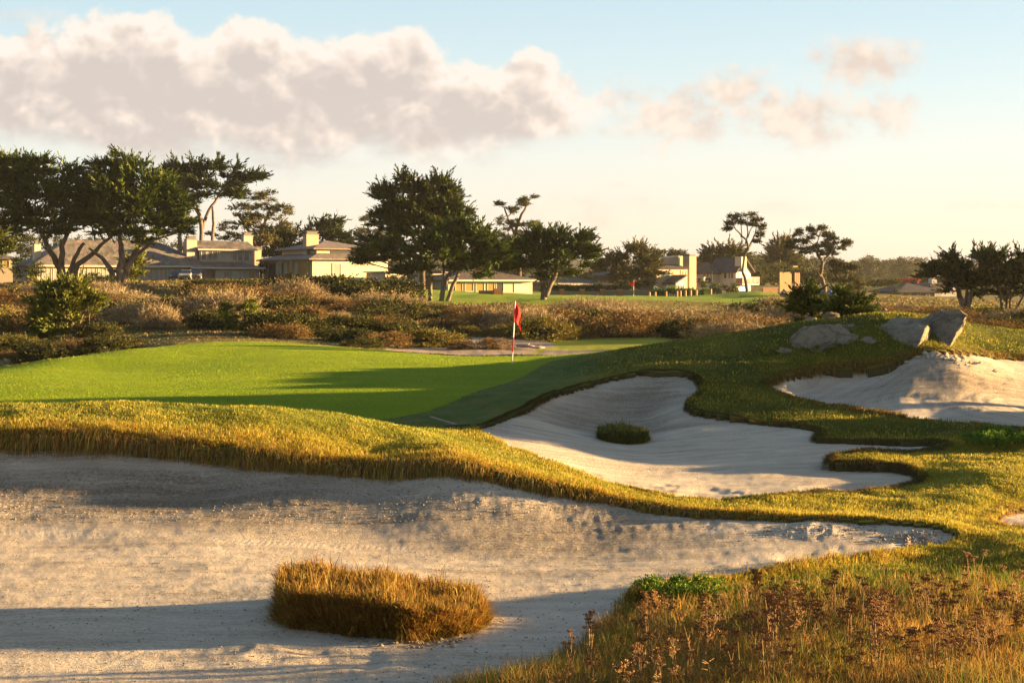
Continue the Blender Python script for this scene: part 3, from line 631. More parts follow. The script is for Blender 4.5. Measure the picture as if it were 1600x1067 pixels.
# far flag
fb = P(990, 461, 172); fb[2] = float(gz(990, 172))
f2 = empty('golf_flag', fb); tag(f2, 'tiny distant red flag on the far green in front of the grey wall', 'golf flag')
mb = MB(); mb.tube([(0,0,0),(0,0,2.0)], [.03,.03], 6); mb.build('pole', M['pole'], f2)
V = [(0,0,2.0),(.1,.02,1.75),(0,0,1.5),(-.35,.05,1.35),(-.5,0,1.5),(-.3,-.04,1.8)]
mkmesh('flag_cloth', V, [[0,1,2],[0,2,3],[0,3,4],[0,4,5]], M['flag'], col=np.tile(arr((.62,.012,.015)), (len(V), 1)), parent=f2)
# ---------------------------------------------------------------- rake
M['wood'] = plain('weathered_wood', (.30,.24,.17), .7, .3, 20, .3, .005); M['darkmetal'] = plain('dark_plastic', (.05,.05,.05), .5)
def gp(px, Y, dz=0.0): p = P(px, 500, Y); p[2] = float(gz(px, Y))+dz; return p
r0 = gp(673, 29.9, .09); r1 = gp(716, 28.6, .07); r2 = gp(750, 27.9, .03)
rk = empty('bunker_rake', r0); tag(rk, 'long handled bunker rake lying in the grass beside the middle bunker', 'rake')
mb = MB(); mb.tube([(0,0,0), r1-r0], [.018,.018], 8); mb.build('handle', M['wood'], rk)
d = (r1-r0)/np.linalg.norm(r1-r0); sdv = np.array([-d[1], d[0], 0]); e = r1-r0
mb = MB(); mb.tube([e-sdv*.28, e+sdv*.28], [.022,.022], 6)
for k in range(12): q = e+sdv*(-.27+.049*k); mb.tube([q, q+np.array([0,0,-.07])], [.008,.005], 5)
mb.build('rake_head', M['darkmetal'], rk)
# ---------------------------------------------------------------- rocks
def fitY(px, py, Y0, span=.12):
    ys = Y0*np.linspace(1-span, 1+span, 121); z = gz(np.full(121, px), ys); q = HZ-(z-CAMH)/ys*F
    k = np.argmin(np.abs(q-py)+np.abs(ys-Y0)/Y0*4); return float(ys[k])
def rockmat(name, a, b, lichen):
    m, nt = newmat(name); nb = NB(nt); p = obj_co(nb)
    n = nb.noise(p, 1.6, 6, .7); f = nb.noise(p, 9, 5, .75); l = nb.noise(p, 3.2, 5, .7)
    c = nb.mix(nb.mrange(n, .35, .65), a, b); c = nb.mix(nb.mrange(f, .35, .6, .55, 0), c, tuple(q*.4 for q in a))
    c = nb.mix(nb.mrange(l, .52, .62, 0, .75), c, lichen)
    vo = nb.n('ShaderNodeTexVoronoi', feature='DISTANCE_TO_EDGE'); vo.inputs['Scale'].default_value = .7; dn = nb.n('ShaderNodeVectorMath', operation='MULTIPLY_ADD'); tn = nb.n('ShaderNodeTexNoise'); tn.inputs['Scale'].default_value = 2.0; tn.inputs['Detail'].default_value = 4; nb.l(p, tn.inputs['Vector']); nb.l(tn.outputs[1], dn.inputs[0]); dn.inputs[1].default_value = (.9, .9, .9); nb.l(scalev(nb, p, (1, 1, 2.2)), dn.inputs[2]); nb.l(dn.outputs[0], vo.inputs['Vector'])
    ck = nb.mrange(vo.outputs['Distance'], 0, .045, 1, 0); c = nb.mix(nb.math('MULTIPLY', ck, .5), c, tuple(q*.25 for q in a))
    f = nb.math('SUBTRACT', f, nb.math('MULTIPLY', ck, .5))
    h = nb.math('ADD', nb.math('MULTIPLY', f, 1.0), nb.math('MULTIPLY', nb.noise(scalev(nb, p, (1,1,4)), 4, 6, .7), 1.5))
    principled(nb, c, .9, bumpn(nb, h, 1.0, .22), .12); return m
M['rock'] = rockmat('lichened_granite', (.42,.34,.23), (.60,.50,.36), (.46,.40,.22))
M['rocko'] = rockmat('orange_lichened_rock', (.30,.22,.12), (.36,.28,.17), (.45,.22,.03))
def rock(label, pts, mat, seed, group=None, rough=.13, sub=3):
    """pts: hull points [(px,py,Y)...] that give the boulder its corners"""
    lo = max(pts, key=lambda q: q[1]); Yn = fitY(lo[0], lo[1], lo[2], .1) if 39.2 < lo[2] < 44 or lo[2] > 100 else lo[2]
    pts = [(a, b, c-lo[2]+Yn) for a, b, c in pts]
    w = arr([P(*q) for q in pts]); base = w[w[:,2].argmin()].copy(); base[:2] = w.mean(0)[:2]
    bm = bmesh.new()
    for q in w: bm.verts.new(q-base)
    bmesh.ops.convex_hull(bm, input=bm.verts); 
    loose = [v for v in bm.verts if not v.link_faces]; bmesh.ops.delete(bm, geom=loose, context='VERTS')
    bmesh.ops.triangulate(bm, faces=bm.faces)
    size = float(np.ptp(w, axis=0).max())
    bmesh.ops.bevel(bm, geom=list(bm.edges), offset=size*.014, segments=2, affect='EDGES', profile=.6, clamp_overlap=True)
    bmesh.ops.triangulate(bm, faces=bm.faces)
    for _ in range(sub):
        es = [e for e in bm.edges if e.calc_length() > size*.05]
        if es: bmesh.ops.subdivide_edges(bm, edges=es, cuts=1)
        bmesh.ops.triangulate(bm, faces=[f for f in bm.faces if len(f.verts) > 4])
    bm.normal_update(); co_ = arr([v.co[:] for v in bm.verts]); nn = arr([v.normal[:] for v in bm.verts])
    k = 1.6/size; d = fbm(co_[:,0]*k*1.7+seed, co_[:,1]*k*1.7, co_[:,2]*k*1.7, seed=seed, o=5)*size*rough
    str_ = np.abs(fbm(co_[:,0]*k*.8, co_[:,1]*k*.8+seed, co_[:,2]*k*5, seed=seed+5, o=3))*size*rough*.5
    for v, a, b in zip(bm.verts, nn, d-str_): v.co += Vector(a*b)
    me = bpy.data.meshes.new('rock'); bm.to_mesh(me); bm.free(); me.materials.append(mat)
    me.polygons.foreach_set('use_smooth', np.ones(len(me.polygons), bool))
    o = bpy.data.objects.new('boulder', me); o.location = base; link(o); tag(o, label, 'boulder', group); return o
rock('large pale grey boulder with a rounded notched top left of the leaning slabs', [(1237,548,40.5),(1238,528,41),(1256,512,41),(1292,507,41.2),(1308,517,41),(1330,508,41.5),(1341,526,41),(1324,546,40.3),(1280,553,40),(1250,516,42.5),(1332,514,42.8),(1240,548,42.5),(1330,548,42.5)], M['rock'], 3)
rock('broad grey slab boulder, left one of the pair of leaning slabs', [(1367,518,40.3),(1380,507,40.5),(1430,497,40.5),(1457,500,40),(1446,514,39),(1438,532,38.6),(1430,552,38.4),(1418,540,38.8),(1395,536,39.4),(1370,524,40),(1400,499,42),(1450,500,42),(1455,545,40)], M['rock'], 5, rough=.085)
rock('tall tilted slab boulder with a sunlit pointed right edge, above the right-hand bunker', [(1428,506,41.6),(1436,530,41.2),(1440,503,40.6),(1470,489,40.4),(1500,485,40),(1514,492,39.8),(1508,506,39.6),(1490,530,39.2),(1480,548,39),(1468,550,39.2),(1463,530,39.8),(1455,522,40.2),(1480,489,41.5),(1508,495,41),(1485,545,40.8),(1450,520,41.5)], M['rock'], 8, rough=.085)
rock('buried brown stone wedged in the gap under the leaning slabs', [(1448,552,38.9),(1450,540,39.1),(1462,538,39.3),(1468,550,39),(1455,556,38.8),(1455,540,39.8),(1466,548,39.8)], M['rock'], 12)
rock('rounded grey stone set in the grass just above the right-hand bunker', [(1299,562,38.9),(1303,553,39),(1320,550,39.1),(1335,556,39),(1337,563,38.8),(1318,568,38.7),(1310,552,39.6),(1332,560,39.6)], M['rock'], 14)
rock('low grey stone half sunk in grass between the notched boulder and the slabs', [(1343,532,40.2),(1350,527,40.3),(1365,526,40.4),(1377,532,40.2),(1360,538,40),(1350,530,41),(1370,530,41)], M['rock'], 16)
rock('low flat stone sunk in the grass left of the notched boulder', [(1212,548,39.6),(1220,543,39.8),(1236,544,39.8),(1240,550,39.6),(1225,553,39.5),(1225,545,40.3)], M['rock'], 18)
rock('small flat stone lying in the ridge grass above the middle bunker', [(1138,563,38.4),(1145,559,38.5),(1158,560,38.5),(1163,564,38.4),(1150,567,38.3),(1150,561,39)], M['rock'], 19)
rock('orange lichened rock with a peaked top behind the notched boulder', [(1275,514,45),(1283,496,45.5),(1292,488,45.5),(1305,492,45.5),(1318,503,45.2),(1321,512,45),(1295,515,44.6),(1290,490,46.5),(1310,498,46.5)], M['rocko'], 22)
rock('small dark rock leaning against the orange peaked rock', [(1248,516,44),(1255,498,44.3),(1266,492,44.4),(1276,497,44.2),(1274,514,44.8),(1262,502,46),(1270,512,46)], M['rock'], 24)
rock('orange flat-topped slab rock behind the leaning slabs', [(1356,510,46),(1368,484,46.5),(1392,478,46.5),(1418,499,46),(1404,512,45.6),(1380,481,48),(1412,497,48),(1362,499,48)], M['rocko'], 27)
for i, (q, lab) in enumerate([((1236,466,150),'grey rock outcrop beside the far green near the timber screen'),((1225,459,155),'small pale boulder topping the outcrop beside the far green'),((1345,470,150),'pale stone pile in the scrub right of the dark bushy cypresses'),((1372,479,140),'low pale stones scattered in the scrub above the orange slab rock'),((10,562,68),'pale stone on the sandy patch at the left edge of the green')]):
    x, y, Yd = q; s = {0: 11, 1: 8, 2: 7, 3: 9, 4: 7}[i]
    rock(lab, [(x-s,y+s*.6,Yd),(x-s*.7,y-s*.4,Yd),(x,y-s*.8,Yd+.5),(x+s*.8,y-s*.2,Yd),(x+s,y+s*.6,Yd),(x,y+s*.7,Yd-1),(x,y-s*.3,Yd+2),(x+s*.5,y,Yd+2)], M['rock'], 40+i, rough=.14, sub=2)
M['clod'] = plain('crusted_sand', (.24,.19,.135), .95, .3, 4, .8, .03)
# rubble and clods at the foot of the slabs and in the near bunker
def clods(name, label, spots, mat):
    mb = MB()
    for (px_, Y_, r) in spots:
        z_ = float(look(np.nan_to_num(SZ, nan=-9), px_, Y_)); 
        if z_ < -8: continue
        c_ = np.array([(px_-800)/F*Y_, Y_, z_+r*.3]); pts = []
        for a in range(6):
            th = a*math.pi/3+random.random()*.5; pts.append(c_+np.array([math.cos(th)*r*random.uniform(.7,1.2), math.sin(th)*r*random.uniform(.7,1.2), random.uniform(-.4,.2)*r]))
        t_ = c_+np.array([random.uniform(-.3,.3)*r, random.uniform(-.3,.3)*r, r*random.uniform(.5,.9)])
        mb.add(pts+[t_, c_-np.array([0,0,r*.6])], [(a, (a+1) % 6, 6) for a in range(6)]+[((a+1) % 6, a, 7) for a in range(6)])
    tag(mb.build(name, mat), label, 'rubble', kind='stuff')
sp = [(random.gauss(1450, 38), random.gauss(38.2, .35), random.uniform(.02, .09)) for _ in range(170)]+[(random.uniform(1200,1600), random.uniform(33.5, 38), random.uniform(.01,.025)) for _ in range(120)]
clods('sand_rubble', 'broken earth clods and rubble below the leaning slabs', sp, M['sand'])
sp = [(random.gauss(1270, 60), random.gauss(19.5, .25), random.uniform(.006, .022)) for _ in range(260)]+[(random.gauss(1440, 30), random.gauss(18.9, .2), random.uniform(.006, .03)) for _ in range(240)]
sp += [(random.uniform(-20, 900), random.uniform(20.3, 22.3), random.uniform(.006, .02)) for _ in range(1300)]+[(random.gauss(650, 45), random.gauss(13.85, .1), random.uniform(.006, .03)) for _ in range(160)]+[(random.uniform(0, 1000), random.uniform(12.2, 20), random.uniform(.006, .014)) for _ in range(1600)]
clods('sand_clods', 'crumbs and clods of crusted sand strewn over the near bunker', sp, M['clod'])
# ---------------------------------------------------------------- driftwood
for (a, b, c_, r, lab) in (((808,546,67),(822,550,66.5),(835,549,66.4),.07,'short bleached driftwood log beside the sandy path'),((828,549,66),(840,551,65.6),(851,550,65.8),.04,'thin bleached branch at the end of the driftwood log')):
    mb = MB(); pp = [gp(q[0], q[2], .1) for q in (a, b, c_)]; o_ = pp[0]
    mb.tube([q-o_ for q in pp], [r, r*1.1, r*.6], 8); mb.tube([pp[1]-o_, pp[1]-o_+np.array([.18,.1,.12])], [r*.5, r*.15], 6)
    d_ = mb.build('driftwood', M['wood'], smooth=True); d_.location = o_; tag(d_, lab, 'driftwood')
# ---------------------------------------------------------------- dried flower plants
FLV = leaf_mat('dried_flowers', .2)
def plant_proto(seed, h, nst):
    rs = random.Random(seed); stem = MB(); allh = []
    for s in range(nst):
        a = rs.uniform(0, 6.28); ln = rs.uniform(.0, .25)*h; hh = h*rs.uniform(.7, 1.05)
        tip = np.array([math.cos(a)*ln, math.sin(a)*ln, hh]); mid = tip*.5+np.array([rs.uniform(-.02,.02), rs.uniform(-.02,.02), .02])
        stem.tube([(0,0,-.03), mid, tip], [.0032,.0026,.002], 4, False)
        heads = ([], [], []); allh.append(heads)
        R = rs.uniform(.022, .042); nb_ = rs.randint(5, 8)
        for k in range(nb_):
            b = k*6.28/nb_+rs.uniform(-.3,.3); rr = R*rs.uniform(.45, 1); e = tip+np.array([math.cos(b)*rr, math.sin(b)*rr, rs.uniform(-.006,.012)])
            stem.tube([tip-np.array([0,0,.045]), e], [.0018,.0012], 3, False)
            for q in range(7):
                c = e+np.array([rs.gauss(0,.009), rs.gauss(0,.009), rs.uniform(-.004,.006)]); r = rs.uniform(.004,.0075); n0 = len(heads[0])
                col = rs.choice([(.24,.11,.035),(.17,.07,.025),(.32,.17,.055),(.12,.055,.022)])
                heads[0].extend([c+np.array(v)*r for v in ((1,0,0),(-.5,.87,0),(-.5,-.87,0),(0,0,.9),(0,0,-.9))])
                heads[1].extend([[n0+i for i in f] for f in ((0,1,3),(1,2,3),(2,0,3),(1,0,4),(2,1,4),(0,2,4))]); heads[2].extend([col]*5)
        for q in range(3):     # dry narrow leaves
            t = rs.uniform(.2,.7); p0 = tip*t; b = rs.uniform(0,6.28); p1 = p0+np.array([math.cos(b)*.05, math.sin(b)*.05, rs.uniform(-.01,.04)])
            stem.tube([p0, p1], [.003,.0008], 3, False)
    me1 = (stem.v, stem.f); return me1, allh
M['stem'] = plain('dry_stem', (.24,.14,.05), .9, .3)
protos = []
for i, (h_, n_) in enumerate(((.42,4),(.34,3),(.5,6),(.38,5),(.46,3),(.28,4))):
    protos.append(plant_proto(50+i, h_, n_))
pm = []
GRPF = 'dried flowering plants in the foreground grass'
spots = []
tries = 0
while len(spots) < 115 and tries < 6000:
    tries += 1
    Y_ = random.uniform(9.9, 14.6); x_ = random.uniform(820, 1610); 
    if x_ < np.interp(Y_, [10, 12, 13, 14, 14.6], [820, 900, 985, 1010, 1150]): continue
    if random.random() < .35 and x_ < 1000: continue
    if look(dBm, x_, Y_) > -.1: continue
    if Y_ > 13.4 and random.random() < .6: continue
    X_ = (x_-800)/F*Y_
    if all((X_-a)**2+(Y_-b)**2 > .012 for a, b, _ in spots): spots.append((X_, Y_, x_))
for i, (X_, Y_, x_) in enumerate(spots):
    k = i % 6
    root = empty('dried_flower_plant', (X_, Y_, float(gz(x_, Y_))), random.uniform(0, 6.28)); s = random.uniform(.85, 1.25); root.scale = (s, s, s)
    tag(root, 'rust brown dried umbel plant standing in the dry grass at the bottom right', 'dried plant', GRPF)
    if i < 6:
        st, hd = protos[k]; a = mkmesh('stem', st[0], st[1], M['stem'], parent=root); pm.append([a]+[mkmesh('flower_head', q[0], q[1], FLV, col=arr(q[2]), parent=root) for q in hd])
    else:
        for src in pm[k]:
            c = src.copy(); link(c, root)
# tall bare stalks at the sand's edge
for (x_, Y_, h_, l_, lab) in ((888,10.9,.50,.03,'tallest bare reddish stalk standing at the edge of the near bunker'),(903,10.8,.36,.10,'shorter bent bare stalk beside the tallest reddish stalk'),(865,10.7,.26,-.02,'pale seeded grass stalk left of the bare reddish stalks'),(845,10.6,.2,-.05,'smallest pale seeded stalk at the bottom edge by the sand')):
    mb = MB(); mb.tube([(0,0,-.05),(l_*.4,0,h_*.5),(l_,0.02,h_)], [.004,.003,.0015], 5)
    for q in range(14):
        t = random.uniform(.45, .98); a = random.uniform(0, 6.28); p0 = np.array([l_*t, .02*t, h_*t]); mb.tube([p0, p0+np.array([math.cos(a)*.018, math.sin(a)*.018, .015])], [.003,.001], 4)
    o_ = mb.build('dry_stalk', M['stem']); o_.location = (float((x_-800)/F*Y_), Y_, float(gz(x_, Y_))); tag(o_, lab, 'dry stalk')
# ================================================================ TREES AND SHRUBS
def fitY(px, py, Y0, span=.12):
    ys = Y0*np.linspace(1-span, 1+span, 121); z = gz(np.full(121, px), ys); q = HZ-(z-CAMH)/ys*F
    # nearest visible surface (running minimum towards the camera)
    k = np.argmin(np.abs(q-py)+np.abs(ys-Y0)/Y0*4); return float(ys[k])
def barkmat(name, a, b):
    m, nt = newmat(name); nb = NB(nt); p = obj_co(nb); n = nb.noise(scalev(nb, p, (1, 1, .25)), 4, 6, .7)
    c = nb.mix(nb.mrange(n, .35, .65), a, b); principled(nb, c, .9, bumpn(nb, n, .9, .08), .15); return m
M['bark'] = barkmat('silvery_bark', (.08,.06,.045), (.22,.17,.125)); M['barkd'] = barkmat('dark_bark', (.05,.037,.025), (.13,.095,.065))
def unit(v): return v/(np.linalg.norm(v, axis=-1, keepdims=True)+1e-9)
def foliage(cl, rad, per, L, nl, lw, cols, updir, flat, rng, spread=.75, thresh=None, wind=(0,0,0), outc=None):
    """cl (k,3) clump centres, rad (k) radii; per sprays per clump; returns V,F,C"""
    k = len(cl); n = k*per; ci = np.repeat(np.arange(k), per)
    d = unit(rng.normal(0, 1, (n, 3))); d[:,2] = np.abs(d[:,2])*.9-.25; d = unit(d)
    o = cl[ci]+d*(rad[ci]*rng.uniform(.1, .85, n))[:,None]*np.array([1, 1, flat])
    oo = 0 if outc is None else unit((o-outc)*np.array([1, 1, .5]))*.8
    D = unit(d*np.array([1, 1, .6])+oo+np.array(wind)+np.array([0, 0, updir])+rng.normal(0, .3, (n, 3)))
    Ls = L*rng.uniform(.5, 1.3, n)*(rad[ci]/rad.mean())**.5
    base = rng.uniform(0, 1, k)[ci]; cc = arr(cols); w = np.clip(base*.7+rng.uniform(0, .5, n), 0, .999)*(len(cc)-1)
    C = cc[w.astype(int)]*(1-(w % 1))[:,None]+cc[np.minimum(w.astype(int)+1, len(cc)-1)]*(w % 1)[:,None]
    C = C*rng.uniform(.6, 1.3, (n, 1))
    t = rng.uniform(.0, 1, (n, nl)); P0 = o[:,None]+D[:,None]*(Ls[:,None]*t)[...,None]
    ld = unit(D[:,None]+rng.normal(0, spread*.55, (n, nl, 3))); ll = (Ls[:,None]*.42*(1.15-.6*t))[...,None]
    sd = unit(np.cross(ld, rng.normal(0, 1, (n, nl, 3))))*ll*lw
    a = P0; b = P0+ld*ll*.45+sd; c = P0+ld*ll; e = P0+ld*ll*.45-sd
    V = np.stack([a, b, c, e], 2).reshape(-1, 3); F_ = np.arange(n*nl*4).reshape(-1, 4)
    return V, F_, np.repeat(C, nl*4, 0)
def tree(name, label, Y0, base, stems, pads, kind='cypress', n=1.0, group=None, cols=None, seed=1, stemcol='bark', cat='tree', depth=.8, clumps=None, fit=True, limbs=True, ls=1.0, dyp=0):
    """stems: list of [(px,py,r_px)..]; pads: [(px,py,rx,ry[,dY])]"""
    rng = np.random.default_rng(seed); rs = random.Random(seed)
    Y = fitY(base[0], base[1], Y0) if fit else Y0; s = Y/F
    gzv = float(gz(base[0], Y)); b0 = np.array([(base[0]-800)*s, Y, gzv]); dz = (gzv-P(base[0], base[1], Y)[2]) if fit else 0
    if not fit: b0[2] = P(base[0], base[1], Y)[2]
    root = empty(name, b0); 
    def W(px, py, dY=0): p = P(px, py, Y); return np.array([p[0], Y+dY, p[2]+dz])-b0
    tb = MB(); tips = []
    for st in stems:
        pts = []; rr = []
        for i, (x, y, r) in enumerate(st):
            pts.append(W(x, y, rs.uniform(-1, 1)*s*8*min(i, 2))); rr.append(r*s*.82)
        pts[0][2] -= .4; 
        q = []; qr = []
        for i in range(len(pts)-1):
            for t in (0, .33, .66):
                q.append(pts[i]*(1-t)+pts[i+1]*t+np.array([rs.gauss(0,1), rs.gauss(0,1), 0])*s*.7*(t > 0)); qr.append(rr[i]*(1-t)+rr[i+1]*t)
        q.append(pts[-1]); qr.append(rr[-1]); qr[0] *= 1.5
        tb.tube(q, qr, 9); tips.append((q, qr))
    allp = [(p, r) for q, qr in tips for p, r in zip(q[2:], qr[2:])]
    cyp = kind == 'cypress'
    CL = []; RD = []
    for pd in pads:
        x, y, rx, ry = pd[:4]; y += dyp; dY = pd[4] if len(pd) > 4 else 0
        c = W(x, y, dY*s); ax = np.array([rx*s, rx*s*depth, ry*s])
        kk = clumps or (max(6, int(rx*ry/(41 if cyp else 40))))
        d = unit(rng.normal(0, 1, (kk, 3))); r = rng.uniform(.25, 1, kk)**.5*.86
        pc = c+d*r[:,None]*ax; CL.append(pc)
        if cyp and ry > 9: lay = 13*s; pc[:,2] = np.round(pc[:,2]/lay)*lay+rng.normal(0, .12, kk)*lay+.12*pc[:,0]*0; CL[-1] = pc
        rad = np.full(kk, min(rx, ry)*s*(.42 if cyp else .36))*rng.uniform(.6, 1.3, kk); rad = np.clip(rad, 4*s*ls, (12 if cyp else 10)*s*ls); RD.append(rad)
        # limbs from the nearest stem point to the pad and its clumps
        if limbs and allp:
            dd = [np.linalg.norm((p-c)*np.array([1,1,.7]))+(1000 if p[2] > c[2]+ax[2] else 0) for p, r_ in allp]; j = int(np.argmin(dd)); p0, r0 = allp[j]
            m1 = p0*.55+c*.45-np.array([0,0,ax[2]*.3]); r0 = min(r0*.7, rx*s*.10)
            tb.tube([p0, m1, c], [r0, r0*.7, r0*.4], 6)
            for q in pc[::2 if cyp else 1][:14]: 
                tt = rs.uniform(.2, .9); st_ = m1*(1-tt)+c*tt; tb.tube([st_, st_*.5+q*.5+np.array([0,0,-.05*ax[2]]), q], [r0*.42, r0*.3, r0*.12], 5, False)
    CL = np.concatenate(CL); RD = np.concatenate(RD)
    if cols is None: cols = [(.016,.034,.006), (.03,.055,.008), (.06,.085,.010), (.10,.12,.012)]
    per = int((34 if cyp else 36)*n); s = s*ls
    if cyp:
        V, Fc, C = foliage(CL, RD, int(per*1.15), 12*s, 7, .20, cols, .13, .32, rng, .7, wind=(.12, 0, 0), outc=CL.mean(0)-np.array([0, 0, CL[:,2].std()]))
        # long feathery shoots reaching out of every clump
        k2 = CL+unit(rng.normal(0, 1, CL.shape)*np.array([1, 1, .5])+np.array([.1, 0, .5]))*RD[:,None]*.5
        V2, F2, C2 = foliage(k2, RD*.5, max(3, int(per*.18)), 22*s, 16, .12, cols, .22, .5, rng, .45, wind=(.1, 0, 0), outc=CL.mean(0)-np.array([0, 0, CL[:,2].std()])); V = np.concatenate([V, V2]); Fc = np.concatenate([Fc, F2+len(V)-len(V2)]); C = np.concatenate([C, C2])
    else: V, Fc, C = foliage(CL, RD, per, 6.5*s, 6, .26, cols, .25, .62, rng, 1.5)
    if stems: tb.build('trunk', M[stemcol], root, smooth=True)
    mkmesh('crown', V, Fc, M['leaf'], col=C, parent=root)
    tag(root, label, cat, group); return root
DK = [(.014,.027,.006), (.026,.044,.008), (.045,.064,.010)]
BR = [(.045,.05,.018), (.08,.08,.025), (.12,.105,.03)]
# left group
tree('cypress_tree', 'huge wide cypress at the far left with pale forked trunks under its dark crown', 165, (100,440), [[(96,442,8),(92,420,6.5),(82,392,5),(68,362,3.5),(50,330,2)],[(100,442,7),(97,415,6),(100,385,5),(112,355,3)],[(112,442,7),(120,415,5.5),(140,398,4.5),(165,378,3),(178,365,2)],[(104,430,5),(118,405,4),(128,380,3)]],
     [(20,270,40,26),(-30,300,50,40),(60,290,50,30,-8),(110,300,55,34,8),(30,335,55,28,-10),(90,345,60,24),(150,330,42,32,-10),(160,290,40,20,5),(0,365,35,18),(60,262,30,14),(125,275,26,12),(-20,250,30,16)], seed=2, n=1.0)
tree('cypress_tree', 'large cypress with low spreading pale limbs in front of the shingle-roofed house', 168, (187,441), [[(187,443,9),(188,425,8),(192,400,6),(186,375,4),(180,350,2.5)],[(180,443,6),(172,420,5),(155,402,3.5),(140,388,2)],[(190,438,6),(205,405,5),(212,380,4),(210,350,2)],[(195,415,4),(215,395,3),(245,375,2.4),(275,364,1.6)]],
     [(185,255,30,14),(205,270,28,18),(170,290,40,20,-6),(230,300,50,26),(200,325,55,26,-10),(250,335,45,26,6),(230,360,50,18,-8),(275,350,30,16),(180,355,40,18),(270,315,26,16),(155,262,22,8),(295,357,18,10)], seed=3, n=1.05)
tree('cypress_tree', 'tall flat-topped cypress rising behind the shingle-roofed house', 215, (318,430), [[(318,432,5),(316,385,4.4),(315,345,3.8),(311,318,3)],[(315,350,3.5),(325,325,3),(337,305,2.2),(350,292,1.6)],[(333,432,4),(332,385,3.4),(332,345,3),(335,320,2)],[(284,432,4.5),(282,380,4),(281,330,3),(279,300,2)],[(314,335,2.5),(300,312,2),(285,300,1.4)]],
     [(265,268,30,12),(300,262,40,10,-5),(335,268,40,11),(370,273,34,9,6),(395,277,16,5),(285,285,40,14),(330,288,45,13),(270,300,30,14),(310,305,20,8),(365,300,30,9)], seed=4, cols=DK, n=1.0)
tree('cypress_tree', 'broad brown-green tree filling the gap right of the flat-topped cypress', 235, (405,430), [[(402,432,5),(405,390,4),(410,350,3),(420,320,2)],[(405,385,3),(385,350,2),(370,330,1.5)],[(408,375,3),(435,350,2),(448,335,1.3)]],
     [(392,300,26,14),(415,312,32,18),(440,330,28,16),(380,330,34,18),(410,345,45,18),(450,352,24,12),(360,350,28,12),(400,370,60,14),(345,365,28,12)], kind='pine', seed=5, cols=BR, n=1.2, stemcol='barkd')
tree('cypress_tree', 'dark low cypress just behind the stone chimney of the tan hip-roofed house', 245, (500,430), [[(500,432,5),(500,395,4),(505,365,2)]],
     [(430,378,34,18),(470,368,36,20),(505,358,30,17),(525,372,24,18),(450,395,45,16),(515,392,36,12),(520,348,14,8)], seed=6, cols=DK, n=.8, stemcol='barkd')
tree('cypress_tree', 'hazy rounded dark tree seen behind the tan hip roof beside the tallest cypress', 330, (560,430), [[(560,432,4),(560,390,3),(562,360,2)]], [(545,365,22,16),(575,360,24,18),(570,380,34,18),(600,370,24,24),(572,335,9,6)], kind='pine', seed=7, cols=BR, n=1.2, stemcol='barkd')
# centre
tree('cypress_tree', 'tallest upright cypress in the middle with a ragged spiky top', 165, (662,455), [[(662,463,5.5),(660,440,5),(660,410,4.5),(655,370,3),(655,330,2)],[(660,420,3.5),(675,385,2.5),(690,350,1.6)],[(658,420,3.5),(635,385,2.5),(615,355,1.6)]],
     [(605,302,22,18),(640,298,34,18),(680,300,34,18),(708,310,20,16),(612,330,30,20),(655,330,48,24,-8),(700,335,34,20),(620,360,38,18),(670,362,50,22),(710,365,32,18),(600,385,40,14),(575,392,24,7),(718,345,20,18)], seed=8, cols=[(.014,.026,.006),(.028,.045,.008),(.05,.064,.010),(.075,.08,.013)], n=1.2, stemcol='barkd')
tree('cypress_tree', 'wide spreading cypress with a fan of pale leaning trunks beside the fairway', 150, (685,470), [[(668,472,5),(655,455,4.5),(645,440,4),(635,425,3)],[(672,472,4),(672,445,4),(673,425,3.4),(668,408,2)],[(687,472,5),(693,450,4.5),(704,425,3.8),(716,410,2.6)],[(698,472,4.5),(706,450,4),(715,432,3.6),(722,418,2.6)],[(690,455,3),(694,430,2.6),(692,412,2)]],
     [(590,402,36,12),(620,392,40,16,-6),(650,412,38,14),(690,395,48,20,-6),(740,375,36,20),(760,400,30,22),(720,410,40,16,6),(565,408,16,6),(750,424,26,11),(705,360,34,14),(635,424,20,6),(780,392,14,18),(725,355,16,10)], seed=9, n=1.1, cols=[(.015,.032,.006),(.028,.052,.008),(.05,.08,.010),(.085,.11,.012)])
tree('cypress_tree', 'tall thin two-topped hazy tree behind the two middle cypresses', 260, (812,445), [[(812,448,5),(810,400,4),(806,360,3),(815,335,2.4),(826,315,1.6)],[(806,365,2.5),(795,345,1.8),(788,325,1.3)]],
     [(826,310,20,7),(815,318,12,5),(782,318,8,4),(800,330,12,6),(790,345,20,12),(815,350,22,9),(835,352,14,5),(795,370,26,14),(820,375,26,14),(805,395,34,16)], kind='pine', seed=10, cols=BR, n=1.2, stemcol='barkd')
tree('cypress_tree', 'round-crowned cypress with a forked pale trunk standing right of the red flag', 150, (850,468), [[(850,470,7),(850,452,6),(846,435,5),(842,415,4),(838,398,3)],[(851,455,5),(860,445,4.5),(868,430,4),(868,412,3),(870,398,2)],[(842,420,3),(832,405,2),(825,398,1.4)]],
     [(825,385,26,20),(860,378,34,14),(895,382,28,14),(880,400,45,16,-5),(830,410,32,14),(905,405,24,12),(805,412,22,8),(865,420,40,12),(920,395,14,8),(845,368,16,8),(790,420,10,5),(912,375,14,7)], seed=11, n=1.15, cols=[(.014,.030,.006),(.026,.048,.008),(.048,.072,.010),(.08,.10,.012)])
